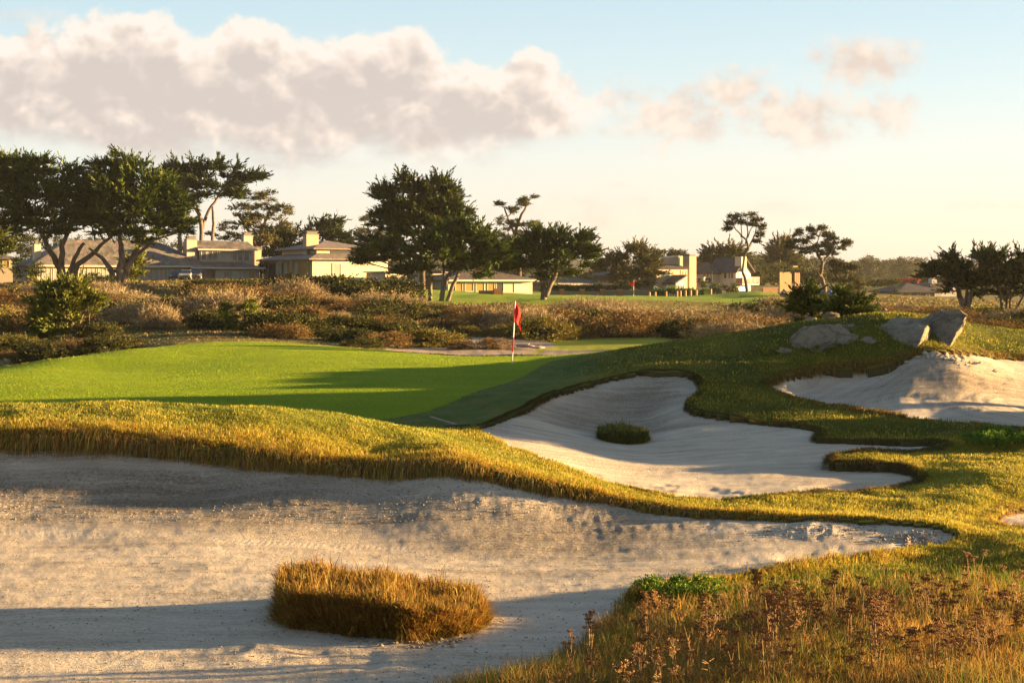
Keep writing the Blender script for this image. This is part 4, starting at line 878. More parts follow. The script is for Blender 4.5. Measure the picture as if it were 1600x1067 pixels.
tree('cypress_tree', 'low flat hazy cypress in front of the brown timber house', 205, (987,448), [[(987,458,4),(986,440,3.2),(984,425,2.6),(978,412,2)],[(987,440,2.4),(996,425,2),(1006,415,1.4)]],
     [(960,402,22,8),(990,398,24,9),(1015,406,18,8),(970,418,28,10),(1003,420,26,10),(985,430,34,10),(940,412,12,4),(995,386,8,6)], seed=12, cols=BR, n=1.0, stemcol='barkd')
tree('pine_tree', 'small round-topped hazy pine poking above the low flat cypress', 330, (992,440), [[(992,448,2.5),(991,410,2),(992,392,1.4)]], [(984,383,5,3.5),(993,380,9,4.5),(1000,384,6,4)], kind='pine', seed=13, cols=BR, n=1.3, clumps=5, stemcol='barkd')
# lone pines
tree('pine_tree', 'tall slender pine with bare crooked limbs beside the white gabled house', 195, (1168,456), [[(1168,459,4),(1166,440,3),(1161,425,2.6),(1165,405,2.4),(1168,388,2.2),(1165,375,1.8),(1158,366,1.5),(1150,358,1.1),(1143,350,.7)],[(1168,386,1.8),(1175,376,1.4),(1180,364,1.1),(1184,352,.8)],[(1165,376,1.4),(1168,362,1.2),(1166,348,.9)],[(1168,366,1),(1175,354,.8),(1178,345,.6)],[(1158,366,1),(1158,352,.8),(1156,344,.6)]],
     [(1150,341,13,5),(1167,338,15,5),(1182,345,9,5),(1140,350,7,5),(1190,356,4,7),(1160,348,10,4),(1176,352,7,4),(1136,358,5,3),(1186,368,3,5),(1182,378,3,3)], kind='pine', seed=14, cols=[(.03,.035,.014),(.06,.06,.02),(.09,.085,.025)], n=.6, clumps=7)
tree('pine_tree', 'tall umbrella-crowned pine with one straight trunk above the dark bushy cypresses', 175, (1287,455), [[(1288,462,5),(1287,440,4),(1283,420,3.6),(1283,400,3.2),(1280,385,2.4),(1272,370,1.6)],[(1283,402,2.4),(1294,388,1.8),(1304,376,1.4)],[(1282,418,1.4),(1275,412,1),(1272,410,.6)]],
     [(1258,356,20,9),(1282,352,24,9),(1300,362,20,9),(1245,372,16,8),(1275,370,30,12),(1305,376,18,8),(1322,371,9,5),(1262,384,22,8),(1292,388,18,8),(1236,377,8,4)], kind='pine', seed=15, cols=[(.028,.035,.013),(.05,.055,.018),(.085,.08,.022)], n=1.5)
tree('pine_tree', 'smaller leaning scruffy pine close to the right of the umbrella-crowned pine', 170, (1314,455), [[(1314,462,3.5),(1315,440,3),(1310,425,2.4),(1302,408,1.8),(1300,395,1.2)],[(1314,432,2),(1325,415,1.4),(1330,405,1)]],
     [(1318,402,16,6),(1330,408,12,5),(1308,414,12,6),(1325,425,18,8),(1335,435,16,7),(1320,442,18,7),(1345,432,8,3),(1304,400,8,6),(1332,450,16,6)], kind='pine', seed=16, cols=BR, n=1.3, stemcol='barkd')
# right
tree('cypress_tree', 'flat spreading cypress with a thick pale trunk standing behind the leaning slabs', 110, (1510,497), [[(1511,503,7),(1508,480,6),(1503,462,5),(1494,450,4),(1486,440,2.5)],[(1512,480,5),(1514,460,4.5),(1526,448,3.6),(1540,440,2.2)],[(1508,470,3.5),(1510,452,3),(1512,438,2)]],
     [(1465,408,24,9),(1495,402,30,11),(1530,402,34,13,-5),(1480,420,36,11),(1520,422,44,14),(1560,415,26,12),(1545,436,34,11),(1500,438,32,8),(1575,450,20,10),(1456,418,14,4)], seed=17, n=1.3, cols=DK, dyp=12)
tree('cypress_tree', 'cypress with several thin bare stems at the right edge', 105, (1572,495), [[(1568,500,3.5),(1566,475,3),(1560,455,2.4),(1556,435,1.6)],[(1574,500,3.2),(1575,475,3),(1573,450,2.2),(1575,430,1.5)],[(1578,500,3),(1590,478,2.6),(1602,455,2),(1610,440,1.3)],[(1576,480,2),(1583,460,1.6),(1586,440,1)]],
     [(1560,400,26,12),(1590,405,24,14),(1620,400,28,20),(1575,422,34,14),(1610,430,32,14),(1550,395,16,8),(1590,440,24,8)], seed=18, n=1.2, cols=DK, dyp=14)
tree('cypress_tree', 'bushy dark cypress shrub on the ridge behind the orange rocks', 62, (1268,500), [[(1268,506,5),(1268,480,3),(1266,460,2)]], [(1262,462,22,16),(1255,482,26,18),(1285,475,22,18),(1275,495,34,14),(1248,470,12,16),(1300,488,14,16)], seed=19, n=.9, fit=False, cat='shrub', stemcol='barkd')
tree('cypress_tree', 'lower bushy cypress shrub just right of the bushy dark one', 60, (1332,502), [[(1330,506,4),(1330,485,3),(1328,470,2)]], [(1322,474,20,16),(1335,487,28,14),(1312,492,22,14),(1352,492,14,10),(1330,500,30,10),(1318,462,9,8)], seed=20, n=.9, fit=False, cat='shrub', stemcol='barkd')
YG = [(.04,.055,.012), (.08,.10,.016), (.14,.155,.02), (.20,.19,.025)]
tree('cypress_shrub', 'bushy young cypress with bare brown branches low on its right side, left of the green', 82, (112,528), [[(120,532,3.5),(122,510,3),(128,492,2),(135,480,1.2)],[(118,532,3),(112,505,2.4),(100,480,1.6)],[(124,532,2.5),(136,510,1.8),(142,492,1)]],
     [(88,458,26,14),(118,452,24,14),(140,478,20,12),(100,480,34,18,-5),(78,482,22,22),(70,505,20,20),(125,470,26,14),(150,472,12,7),(90,508,26,18),(65,522,18,10)], seed=21, n=.9, cat='shrub', cols=YG)
tree('green_shrub', 'upright yellow-green leafy bush in the scrub beyond the putting green', 84, (385,522), [[(385,524,3),(385,505,2),(383,490,1.5)]], [(362,492,16,18),(385,486,20,16),(408,500,18,14),(372,510,26,12),(400,514,28,9),(392,476,10,8),(355,480,8,7),(425,502,14,12),(440,508,10,12)], kind='pine', seed=22, n=1.6, cat='shrub', cols=[(.06,.085,.012),(.11,.14,.018),(.19,.20,.025)])
tree('cypress_shrub', 'small dark round tree between the big left cypress and the house windows', 178, (206,441), [[(206,443,2),(206,425,1.5)]], [(206,418,12,10),(204,430,13,9),(210,412,8,7)], seed=23, n=.8, cat='shrub', cols=YG)
tree('cypress_tree', 'sunlit yellow-green foliage of a tree cut by the left edge of the photo', 150, (-14,440), [[(-14,446,4),(-14,400,3),(-10,380,2)]], [(-8,370,18,12),(-5,392,20,12),(-18,350,14,10),(4,382,14,8)], seed=24, n=.9, cols=YG)
# low clipped hedges and dark garden masses by the houses
def hedge(label, Y0, x0, x1, top, bot, seed, cols=DK, dpt=18):
    w = x1-x0; k = max(2, int(w/ (bot-top)/1.1)); pads = [((x0+(i+.5)*w/k), (top+bot)/2, w/k*.62, (bot-top)*.5, (i % 2)*4) for i in range(k)]
    return tree('garden_hedge', label, Y0, ((x0+x1)/2, bot), [], pads, kind='pine', seed=seed, n=1.0, cols=cols, cat='hedge', limbs=False)
hedge('dark hedge mass left of the shingle-roofed house below the huge cypress', 185, 18, 66, 392, 442, 31)
hedge('low dark hedge in front of the left end of the shingle-roofed house', 172, 112, 172, 426, 445, 32)
hedge('dark shrubs between the shingle house and the tan hip-roofed house', 205, 398, 440, 408, 434, 33)
hedge('dim dark hedge below the trees just left of the timber screen', 300, 1182, 1225, 425, 452, 34, BR)
hedge('rounded dark-green hedge mass left of the low white hazy house', 260, 1352, 1412, 437, 464, 35, [(.05,.065,.02),(.08,.095,.025)])
hedge('bright green vine hedge behind the short wooden posts', 200, 1018, 1106, 452, 464, 36, [(.08,.13,.015),(.15,.22,.02)])
hedge('leafy garden shrubs on the slope in front of the white gabled house', 205, 1095, 1158, 440, 462, 37, [(.06,.08,.02),(.12,.12,.03)])
hedge('clipped round shrubs behind the brick-piered garden wall', 210, 862, 985, 446, 458, 38)
# ---------------------------------------------------------------- far-off wood
def wood(name, label, items, cols, seed):
    rng = np.random.default_rng(seed); Vs = []; Fs = []; Cs = []; n0 = 0
    for (x0, x1, Y, pf, cnt, sz) in items:
        s = Y/F; xs = rng.uniform(x0, x1, cnt); cl = []; rd = []
        for x in xs:
            top = np.interp(x, [p[0] for p in pf], [p[1] for p in pf])+rng.uniform(-2, 6); Yj = Y*rng.uniform(.92, 1.1)
            bot = HZ+3; h = bot-top; w_ = sz*rng.uniform(.7, 1.3); kk = 14
            for q in range(kk):
                v = rng.uniform(0, 1)**.7; rr = w_*(1-.55*abs(v-.6)); p = P(x+rng.normal(0, .5)*rr, bot-h*v*.97, Yj); cl.append(p); rd.append(w_*s*.42*rng.uniform(.6, 1.2))
        V, Fc, C = foliage(arr(cl), arr(rd), 20, 5.5*s, 4, .34, cols, .2, .7, rng, 1.5)
        Vs.append(V); Fs.append(Fc+n0); Cs.append(C); n0 += len(V)
    tag(mkmesh(name, np.concatenate(Vs), np.concatenate(Fs), M['leaf'], col=np.concatenate(Cs)), label, 'wood', kind='stuff')
wood('distant_wood', 'far hazy wooded hill along the right horizon', [(1180,1640,620,[(1180,400),(1240,398),(1330,410),(1350,402),(1370,406),(1400,406),(1440,403),(1480,410),(1600,412),(1640,412)],120,12),(-60,1640,900,[(-60,425),(1640,420)],150,12)], [(.05,.055,.025),(.085,.085,.03)], 5)
wood('background_wood', 'dark band of mixed trees behind the right-hand houses', [(1020,1260,380,[(1000,415),(1040,402),(1080,408),(1110,400),(1130,392),(1160,395),(1200,408),(1225,392),(1250,400),(1260,405)],64,13),(1080,1345,290,[(1080,430),(1180,418),(1220,412),(1260,420),(1345,432)],56,12),(1330,1640,360,[(1330,440),(1400,443),(1480,434),(1640,428)],90,12)], [(.035,.045,.015),(.07,.075,.02),(.10,.095,.03)], 6)
wood('hedgerow_wood', 'dark belt of trees filling the gaps behind the left-hand houses', [(-60,620,330,[(-60,365),(100,366),(240,370),(330,384),(560,395),(620,400)],120,15),(620,1010,330,[(620,400),(760,405),(860,410),(900,425),(1010,425)],60,13)], [(.022,.03,.010),(.045,.05,.015)], 7)
# named silhouettes standing out of that band
tree('fir_tree', 'layered conical fir rising above the trees behind the timber screen', 330, (1222,452), [[(1222,455,2.5),(1222,410,2),(1222,392,.8)]], [(1222,391,4,3),(1220,398,10,2.5),(1224,404,15,2.5),(1221,411,18,3),(1223,420,20,4)], seed=41, cols=BR, n=1.0, clumps=9, stemcol='barkd')
tree('cypress_tree', 'hazy spiky cypress behind the ridge of the white gabled house', 300, (1130,452), [[(1130,455,3),(1130,410,2)]], [(1112,402,12,8),(1132,398,14,9),(1150,402,14,8),(1128,412,26,10)], seed=42, cols=BR, n=1.0, stemcol='barkd')
tree('oak_tree', 'hazy round-headed trees behind the tall stucco house', 360, (1035,452), [[(1035,455,3),(1035,410,2)]], [(1025,398,12,7),(1045,396,16,8),(1062,402,12,7),(1038,408,26,8)], kind='pine', seed=43, cols=BR, n=1.2, stemcol='barkd')
# ---------------------------------------------------------------- scrub bushes
def bush_proto(seed, cols, w, h, per, L, lw, up, core, twiggy=False):
    rng = np.random.default_rng(seed); k = 26
    th = rng.uniform(0, 2*math.pi, k); r = np.sqrt(rng.uniform(0, 1, k))*.8; cx = r*np.cos(th)*w; cy = r*np.sin(th)*w*.8
    cz = h*np.sqrt(np.clip(1-(r/.95)**2, .05, 1))*rng.uniform(.55, .85, k)
    k2 = 16; t2 = np.arange(k2)*2*math.pi/k2+rng.uniform(-.15, .15, k2); r2 = rng.uniform(.6, .8, k2)*w; cx = np.r_[cx, r2*np.cos(t2)]; cy = np.r_[cy, r2*np.sin(t2)*.8]; cz = np.r_[cz, h*rng.uniform(.05, .22, k2)]; k = k+k2
    V, Fc, C = foliage(np.stack([cx, cy, cz], 1), np.full(k, w*.24)*rng.uniform(.7, 1.3, k), per, L, 6, lw, cols, up, .8, rng, .9)
    # dense twig mass inside, a low uneven dome
    nt_, nr = 14, 4; V2 = [(0, 0, h*.62)]; F2 = []
    for i in range(1, nr+1):
        for j in range(nt_):
            a = 2*math.pi*j/nt_; rr = i/nr; q = 1+.15*math.sin(3*a+seed)+rng.normal(0, .04)
            V2.append((math.cos(a)*rr*w*.58*q, math.sin(a)*rr*w*.48*q, h*.5*math.sqrt(max(0, 1-rr*rr))-.15*(i == nr)))
    for j in range(nt_):
        F2.append([0, 1+j, 1+(j+1) % nt_])
        for i in range(nr-1): a = 1+i*nt_+j; b = 1+i*nt_+(j+1) % nt_; F2.append([a, a+nt_, b+nt_, b])
    n0 = len(V); FF = [list(f) for f in Fc]+[[q+n0 for q in f] for f in F2]
    return np.concatenate([V, arr(V2)]), FF, np.concatenate([C, np.tile(arr(core), (len(V2), 1))])
KINDS_ = [
 ('olive', 'dark olive mounded evergreen bush in the coastal scrub beyond the putting green', [(.028,.034,.008),(.05,.054,.012),(.09,.085,.018)], .14, .24, (.03,.028,.012), .20),
 ('brown', 'russet brown heathery bush in the coastal scrub beyond the putting green', [(.11,.06,.02),(.17,.10,.032),(.23,.15,.045)], .13, .16, (.06,.04,.018), .35),
 ('tan', 'pale tan twiggy dried bush in the coastal scrub beyond the putting green', [(.24,.175,.09),(.33,.25,.13),(.19,.13,.07)], .26, .06, (.09,.06,.035), .7),
 ('ochre', 'yellowish green low bush in the coastal scrub beyond the putting green', [(.08,.075,.015),(.13,.11,.02),(.20,.15,.03)], .13, .22, (.05,.045,.015), .25)]
protos_b = {}
for i, (kn, lab, cols, L, lw, core, up) in enumerate(KINDS_):
    for v in range(2):
        V, FF, C = bush_proto(200+i*7+v, cols, 1.0, .62, 50 if kn != 'tan' else 44, L, lw, up, core)
        protos_b[(kn, v)] = (V, FF, C)
placed = []; made = {}
def bush(kn, px_, Y_, w_, h_, label=None, group=True):
    v = random.randint(0, 1); X_ = (px_-800)/F*Y_; z_ = float(gz(px_, Y_))-.08; lab0 = [k for k in KINDS_ if k[0] == kn][0][1]
    if (kn, v) not in made:
        V, FF, C = protos_b[(kn, v)]; o = mkmesh('scrub_bush', V, FF, M['leaf'], col=C); made[(kn, v)] = o
    else: o = made[(kn, v)].copy(); link(o)
    o.location = (X_, Y_, z_); o.scale = (w_, w_*random.uniform(.8, 1.1), h_/.62); o.rotation_euler = (0, 0, random.uniform(-.6, .6)+(math.pi if random.random() < .5 else 0))
    for k in ('group',):
        if k in o: del o[k]
    tag(o, label or lab0, 'bush', (kn+' scrub bushes beyond the green') if label is None else None); placed.append((X_, Y_, w_)); return o
# bushes one can point to
for a in [('olive',570,133,6.4,2.7,'largest dark olive mounded thicket below the tan hip-roofed house'),('olive',480,150,6.5,2.3,'long dark thicket left of the largest olive mound'),('brown',455,118,4.5,1.8,'reddish brown thicket below the shingle-roofed house dormer'),
          ('olive',350,158,5,1.2,'dark thicket in front of the parked cars by the shingle house'),
          ('tan',215,88,2.7,1.2,'pale pinkish tan feathery bush right of the bushy young cypress'),('tan',245,84,1.4,1.3,'rounded bare-branched tan bush between the young cypress and yellow-green bush'),
          ('brown',725,66,.95,.55,'left of two low bushes on the sandy path behind the green'),('brown',775,66,1.0,.62,'right of two low bushes on the sandy path left of the flagstick'),
          ('brown',600,66.5,1.6,.75,'low brown bush at the back edge of the putting green'),('olive',565,64.5,1.1,.5,'small dark bush left of the low brown bush at the green edge'),
          ('tan',460,122,3.2,2.0,'pale grey-brown leafless bush below the dark thickets'),('olive',880,82,1.0,.8,'dark green rounded bush at the left end of the yellow grass strip'),('olive',955,83,1.7,.75,'long clipped-looking dark bush behind the yellow grass strip'),('olive',1018,84,1.5,.7,'middle dark bush behind the yellow grass strip'),('brown',1060,86,1.5,.7,'reddish dark bush right of the middle dark bush'),
          ('tan',905,100,2.4,1.6,'tall pale twiggy bush in the scrub right of the flag'),('tan',950,104,2.2,1.5,'grey twiggy bush behind the long dark bush'),('tan',1150,96,1.6,1.0,'pale spreading twiggy bush left of the ridge'),('brown',1130,92,1.5,1.0,'brown rounded bush near the pale spreading one'),
          ('olive',60,70,1.5,.7,'dark low bush on the left edge slope of the green'),('brown',120,68,1.3,.75,'brown thorny bush beside the left slope of the green'),('ochre',20,72,1.5,.9,'golden bush at the left edge above the sand patch'),
          ('olive',1190,105,3.0,1.6,'dark grey-brown thicket at the left foot of the bushy cypresses'),('tan',1215,118,3.0,1.5,'bare grey thicket below the bright green tee slope')]:
    kn, px_, Y_, w_, h_, lab = a; bush(kn, px_, Y_, w_, h_, lab)
tree('cypress_tree', 'low cypress out of view past the right edge, added to shade the middle bunker and ridge', 35.5, (2365,560), [[(2330,620,12),(2335,540,9),(2340,470,6)],[(2400,620,12),(2395,540,9),(2390,470,6)]], [(2365,446,120,60,0),(2365,440,110,58,110),(2365,448,110,56,-110),(2365,440,90,55,170),(2365,446,90,50,-190)], seed=61, n=1.3, fit=False, ls=2.6, clumps=60, depth=1.0)  # unseen tree added for its shadow; crown placed to block the low sun
tries = 0; cntb = {}
while len(placed) < 360 and tries < 30000:
    tries += 1
    Y_ = math.exp(random.uniform(math.log(63), math.log(205))); px_ = random.uniform(-60, 1660); 
    if px_ > 1235 and Y_ < 64: continue
    if look(Z_strip, px_, Y_) > -.6 or look(Z_far1, px_, Y_) > -1.5 or look(Z_path, px_, Y_) > -.4 or look(dgreen, px_, Y_) > -1.5 or look(Z_left, px_, Y_) > -.5 or look(Z_rg, px_, Y_) > -1: continue
    if look(Z_gold, px_, Y_) > -1 and random.random() < .93: continue
    X_ = (px_-800)/F*Y_; w_ = (.75+2.6*random.random()**2.2)*(Y_/90)**.6
    if any((X_-a)**2+(Y_-b)**2 < ((w_+c)*.52)**2 for a, b, c in placed): continue
    pz = float(fbm(X_*.09, Y_*.05, seed=301))+random.gauss(0, .22)
    kn = 'olive' if pz < (.02 if Y_ > 95 else -.12) else 'brown' if pz < .2 else 'tan' if pz < .42 else 'ochre'
    if Y_ > 130 and kn == 'tan' and random.random() < .6: kn = 'olive'
    if cntb.get(kn, 0) > 130: continue
    cntb[kn] = cntb.get(kn, 0)+1
    h_ = w_*random.uniform(.38, .66)*(1 if Y_ > 75 else .8); lim = np.interp(px_, [0, 620, 665, 1240, 1260, 1600], [443, 443, 477, 486, 474, 480])
    h_ = min(h_, CAMH-(lim-HZ)/F*Y_-float(gz(px_, Y_)))
    if h_ < .25: continue
    bush(kn, px_, Y_, w_, h_)
# leafy green plant with tiny pink flowers near the right edge
rng = np.random.default_rng(77); Yp = fitY(1562, 698, 27.5); s = Yp/F
root = empty('leafy_plant', gp(1562, Yp)); tag(root, 'bright green leafy mound of ground plant at the right edge above the golden grass', 'plant')
k = 60; cl = np.stack([rng.uniform(-45, 48, k)*s, rng.uniform(-.5, .5, k), np.zeros(k)], 1); cl[:,2] = (.06+.22*np.sqrt(np.clip(1-(cl[:,0]/(50*s))**2, 0, 1)))*rng.uniform(.3, 1, k)
V, Fc, C = foliage(cl, np.full(k, .09), 36, .09, 5, .42, [(.05,.11,.012),(.09,.17,.018),(.14,.22,.02)], .3, .7, rng, 1.3); mkmesh('foliage', V, Fc, M['leaf'], col=C, parent=root)
root = empty('leafy_plant', gp(1060, 15.4)); tag(root, 'bright green creeping leaves at the corner where sand meets the foreground grass', 'plant')
k = 50; cl = np.stack([rng.uniform(-.42, .42, k), rng.uniform(-.35, .25, k), rng.uniform(.04, .16, k)], 1)
V, Fc, C = foliage(cl, np.full(k, .07), 26, .07, 5, .35, [(.07,.13,.012),(.13,.21,.018),(.19,.24,.02)], .3, .7, rng, 1.3); mkmesh('foliage', V, Fc, M['leaf'], col=C, parent=root)
# ================================================================ HOUSES AND GARDEN STRUCTURES
def sidingmat(name, col, sc_=2.2, var=.12):
    m, nt = newmat(name); nb = NB(nt); p = obj_co(nb); q = sepxyz(nb, p)
    n = nb.noise(p, .6, 5, .6); c = nb.mix(n, tuple(k*(1-var) for k in col), tuple(k*(1+var) for k in col))
    st = nb.noise(scalev(nb, p, (1.5, 1.5, .12)), 3, 4, .7); c = nb.mix(nb.mrange(st, .45, .7, 0, .35), c, tuple(k*.6 for k in col))
    w = nb.math('FRACT', nb.math('MULTIPLY', q[2], sc_)); principled(nb, c, .85, bumpn(nb, w, .5, .03), .2); return m
def shinglemat(name, a, b):
    m, nt = newmat(name); nb = NB(nt); p = obj_co(nb); br = nb.n('ShaderNodeTexBrick'); nb.l(scalev(nb, p, (1, 1, 1)), br.inputs['Vector'])
    vo = nb.n('ShaderNodeTexVoronoi'); vo.inputs['Scale'].default_value = 2.2; nb.l(scalev(nb, p, (1, 1.6, 2)), vo.inputs['Vector'])
    c = nb.mix(nb.mrange(nb.noise(p, .8, 5, .7), .35, .65), a, b); c = nb.mix(.35, c, vo.outputs['Color'], 'MULTIPLY')
    principled(nb, c, .85, bumpn(nb, vo.outputs['Distance'], .7, .06), .2); return m
M['w_taupe'] = sidingmat('taupe_boards', (.42,.34,.26)); M['w_cream'] = sidingmat('cream_stucco', (.50,.43,.31), .0, .06); M['w_tan'] = sidingmat('tan_boards', (.40,.32,.21))
M['w_white'] = sidingmat('off_white_clapboard', (.58,.53,.44), 4); M['w_brown'] = sidingmat('brown_timber', (.20,.12,.06)); M['w_brick'] = sidingmat('red_brick_wall', (.33,.14,.06), 8)
M['w_grey'] = sidingmat('grey_wall', (.17,.155,.13), 3); M['trim'] = plain('cream_trim', (.50,.44,.34), .6, .05)
M['r_shingle'] = shinglemat('wood_shingles', (.11,.09,.07), (.24,.20,.16)); M['r_tan'] = shinglemat('taupe_roof', (.22,.17,.14), (.29,.23,.19)); M['r_grey'] = shinglemat('grey_roof', (.07,.06,.055), (.12,.10,.09)); M['r_brown'] = shinglemat('brown_roof', (.12,.085,.055), (.19,.14,.10))
def glass(name, c, r=.12):
    m, nt = newmat(name); nb = NB(nt); n = nb.noise(obj_co(nb), .7, 2); cc = nb.mix(n, c, tuple(q*1.5 for q in c)); principled(nb, cc, r, None, .6); return m
M['glass'] = glass('window_glass', (.045,.05,.05)); M['curtain'] = glass('curtained_glass', (.22,.22,.18), .3); M['warmglass'] = glass('painted_sunlight_glass', (.25,.17,.05), .2)  # warm pane colour stands in for sunlight on the glass
M['rail'] = plain('white_paint', (.6,.57,.5), .5, .05)
class House:
    def __init__(s, name, label, px0, py0, Y0, alpha, cat='house'):
        s.c, s.s = math.cos(math.radians(alpha)), math.sin(math.radians(alpha)); s.Y0 = Y0; p = P(px0, py0, Y0); s.X0 = p[0]; s.z0 = p[2]
        s.root = empty(name, p, math.radians(alpha)); tag(s.root, label, cat)
        g = float(gz(px0, Y0)); s.g = min(0, g-s.z0)-1.0
    def A(s, px, b=0): u = (px-800)/F; return (u*(s.Y0+b*s.c)-s.X0+b*s.s)/(s.c-u*s.s)
    def B(s, px, a=0): u = (px-800)/F; return (s.X0+a*s.c-u*(s.Y0+a*s.s))/(s.s+u*s.c)
    def Z(s, py, a=0, b=0): return CAMH-(py-HZ)/F*(s.Y0+a*s.s+b*s.c)-s.z0
    def box(s, name, mat, a0, a1, b0, b1, z0, z1, parent=None, mb=None):
        m = mb or MB(); m.box(a0, a1, b0, b1, z0, z1)
        return None if mb is not None else m.build(name, M[mat], parent or s.root)
    def window(s, a0, a1, z0, z1, b=0, mat='glass', side='front', mull=0, fr='trim'):
        """window in the front wall (or the left side wall when side='left': a values are b values)"""
        t = .09; f = MB(); g = MB()
        def bx(m, x0, x1, y0, y1, za, zb):
            if side == 'front': m.box(x0, x1, b+y0, b+y1, za, zb)
            else: m.box(b+y0, b+y1, x0, x1, za, zb)
        bx(f, a0-t, a1+t, -.09, .04, z1, z1+t); bx(f, a0-t, a1+t, -.12, .04, z0-t, z0); bx(f, a0-t, a0, -.085, .04, z0, z1); bx(f, a1, a1+t, -.085, .04, z0, z1)
        for k in range(mull): x = a0+(a1-a0)*(k+1)/(mull+1); bx(f, x-.035, x+.035, -.07, .03, z0, z1)
        o = f.build('window', M[fr], s.root); bx(g, a0, a1, -.03, .02, z0, z1); g.build('pane', M[mat], o)
    def chimney(s, px0, px1, py0, b, zb, mat='w_cream', cap=True, parent=None):
        a0, a1 = s.A(px0, b), s.A(px1, b); zt = s.Z(py0, a0, b); h = zt-zb
        m = MB(); m.box(a0, a1, b, b+1.3, zb, zt-.5*cap); o = m.build('chimney', M[mat], parent or s.root)
        if cap:
            m = MB(); m.box(a0-.1, a1+.1, b-.1, b+1.4, zt-.5, zt-.4); m.box(a0+.15, a1-.15, b+.15, b+1.15, zt-.4, zt-.1); m.box(a0, a1, b, b+1.3, zt-.1, zt); m.build('chimney_cap', M['w_grey'], o)
    def hip(s, mat, a0, a1, b0, b1, z0, z1, inset=None, ov=.6, th=.18, ridge='a', parent=None, gable=False):
        a0 -= ov; a1 += ov; b0 -= ov; b1 += ov; i = inset if inset is not None else min(a1-a0, b1-b0)/2
        if ridge == 'a': r0, r1 = (a0+(0 if gable else i), (b0+b1)/2, z1), (a1-(0 if gable else i), (b0+b1)/2, z1)
        else: r0, r1 = ((a0+a1)/2, b0+(0 if gable else i), z1), ((a0+a1)/2, b1-(0 if gable else i), z1)
        lo = [(a0,b0,z0),(a1,b0,z0),(a1,b1,z0),(a0,b1,z0)]; u = [(x, y, z-th) for x, y, z in lo]; m = MB()
        v = lo+[r0, r1]+u
        if ridge == 'a': fs = [(0,1,5,4),(2,3,4,5),(1,2,5),(3,0,4)]
        else: fs = [(0,1,4),(1,2,5,4),(2,3,5),(3,0,4,5)]
        fs += [(6,9,8,7)]+[(6+k, 6+(k+1) % 4, (k+1) % 4, k) for k in range(4)]
        m.add(v, fs); return m.build('roof', M[mat], parent or s.root)
    def frustum(s, mat, a0, a1, b0, b1, z0, c0, c1, d0, d1, z1, ov=.6, th=.2):
        m = MB(); a0 -= ov; a1 += ov; b0 -= ov; b1 += ov
        lo = [(a0,b0,z0),(a1,b0,z0),(a1,b1,z0),(a0,b1,z0)]; hi = [(c0,d0,z1),(c1,d0,z1),(c1,d1,z1),(c0,d1,z1)]; un = [(x, y, z-th) for x, y, z in lo]
        m.add(lo+hi+un, [(k, (k+1) % 4, 4+(k+1) % 4, 4+k) for k in range(4)]+[(4,5,6,7),(8,11,10,9)]+[(8+k, 8+(k+1) % 4, (k+1) % 4, k) for k in range(4)])
        return m.build('roof', M[mat], s.root)
# 1 ---- long shingle-roofed house
h = House('shingle_house', 'long taupe house at left with weathered shingle roof, glazed dormer and tall windows', 330, 443, 212, 31)
a0, a1 = h.A(58), h.A(402); ze = h.Z(417); D = 11.0
h.box('wall', 'w_taupe', a0, a1, 0, D, h.g, ze)
rf = h.hip('r_shingle', a0, h.A(320), 0, D, ze+.1, h.Z(378, 0, D/2), ov=.8)
h.hip('r_shingle', h.A(300), a1, -.9, D-1, h.Z(418, 0, -.9), h.Z(400, 0, 4), ov=.7)
m = MB(); m.box(a0-.8, h.A(320)+.8, -.86, -.8, ze-.12, ze+.12); m.box(h.A(300)-.7, a1+.7, -1.68, -1.6, h.Z(418, 0, -.9)-.2, h.Z(418, 0, -.9)+.02); m.build('fascia', M['trim'], h.root)
b = 1.2; da0, da1 = h.A(312, b), h.A(395, b); dz0, dz1 = h.Z(411, 0, b), h.Z(390, 0, b)
h.box('dormer', 'w_taupe', da0, da1, b, b+6, dz0-1.5, dz1)
m = MB(); m.add([(da0-.5,b-.7,dz1),(da1+.5,b-.7,dz1),(da1+.3,b+3.2,h.Z(376,0,b+3)),(da0-.3,b+3.2,h.Z(376,0,b+3)),(da0-.5,b+6.5,dz1),(da1+.5,b+6.5,dz1)], [(0,1,2,3),(3,2,5,4),(0,3,4),(1,5,2),(0,4,5,1)]); m.build('roof', M['r_shingle'], h.root)
m = MB(); m.box(da0-.5, da1+.5, b-.78, b-.705, dz1-.14, dz1+.06); m.build('fascia', M['trim'], h.root)
for (x0, x1, mt, mu) in ((315,321.5,'glass',0),(325,339,'glass',1),(343.5,359.5,'curtain',0),(363.5,378,'glass',1),(381.5,389,'glass',0)):
    h.window(h.A(x0, b), h.A(x1, b), h.Z(406, 0, b), h.Z(393, 0, b), b, mt, mull=mu)
for (x0, x1, mu, mt) in ((66,80,1,'curtain'),(84,98,1,'curtain'),(109,122,1,'curtain'),(125,136,1,'curtain'),(139,150,1,'curtain'),(154,172,2,'curtain'),(206,214,0,'curtain'),(217,225,0,'curtain'),(231,238,0,'curtain'),(241,248,0,'curtain'),(256,268,1,'curtain'),(271,283,1,'curtain'),(286,299,1,'curtain'),(313,320,0,'curtain')):
    h.window(h.A(x0), h.A(x1), h.Z(441), h.Z(420), 0, mt, mull=mu)
h2y = h.Z(436, 0, -.9)
m = MB(); m.box(h.A(333), a1, -.95, -.01, h.g, h.Z(420, 0, -.9)); m.build('bay', M['w_taupe'], h.root)
for (x0, x1, mt) in ((339,347,'curtain'),(350,358,'glass'),(361,374,'curtain'),(377,385,'curtain'),(388,398,'warmglass')): h.window(h.A(x0,-.95), h.A(x1,-.95), h.Z(434,0,-.95), h.Z(423,0,-.95), -.95, mt)
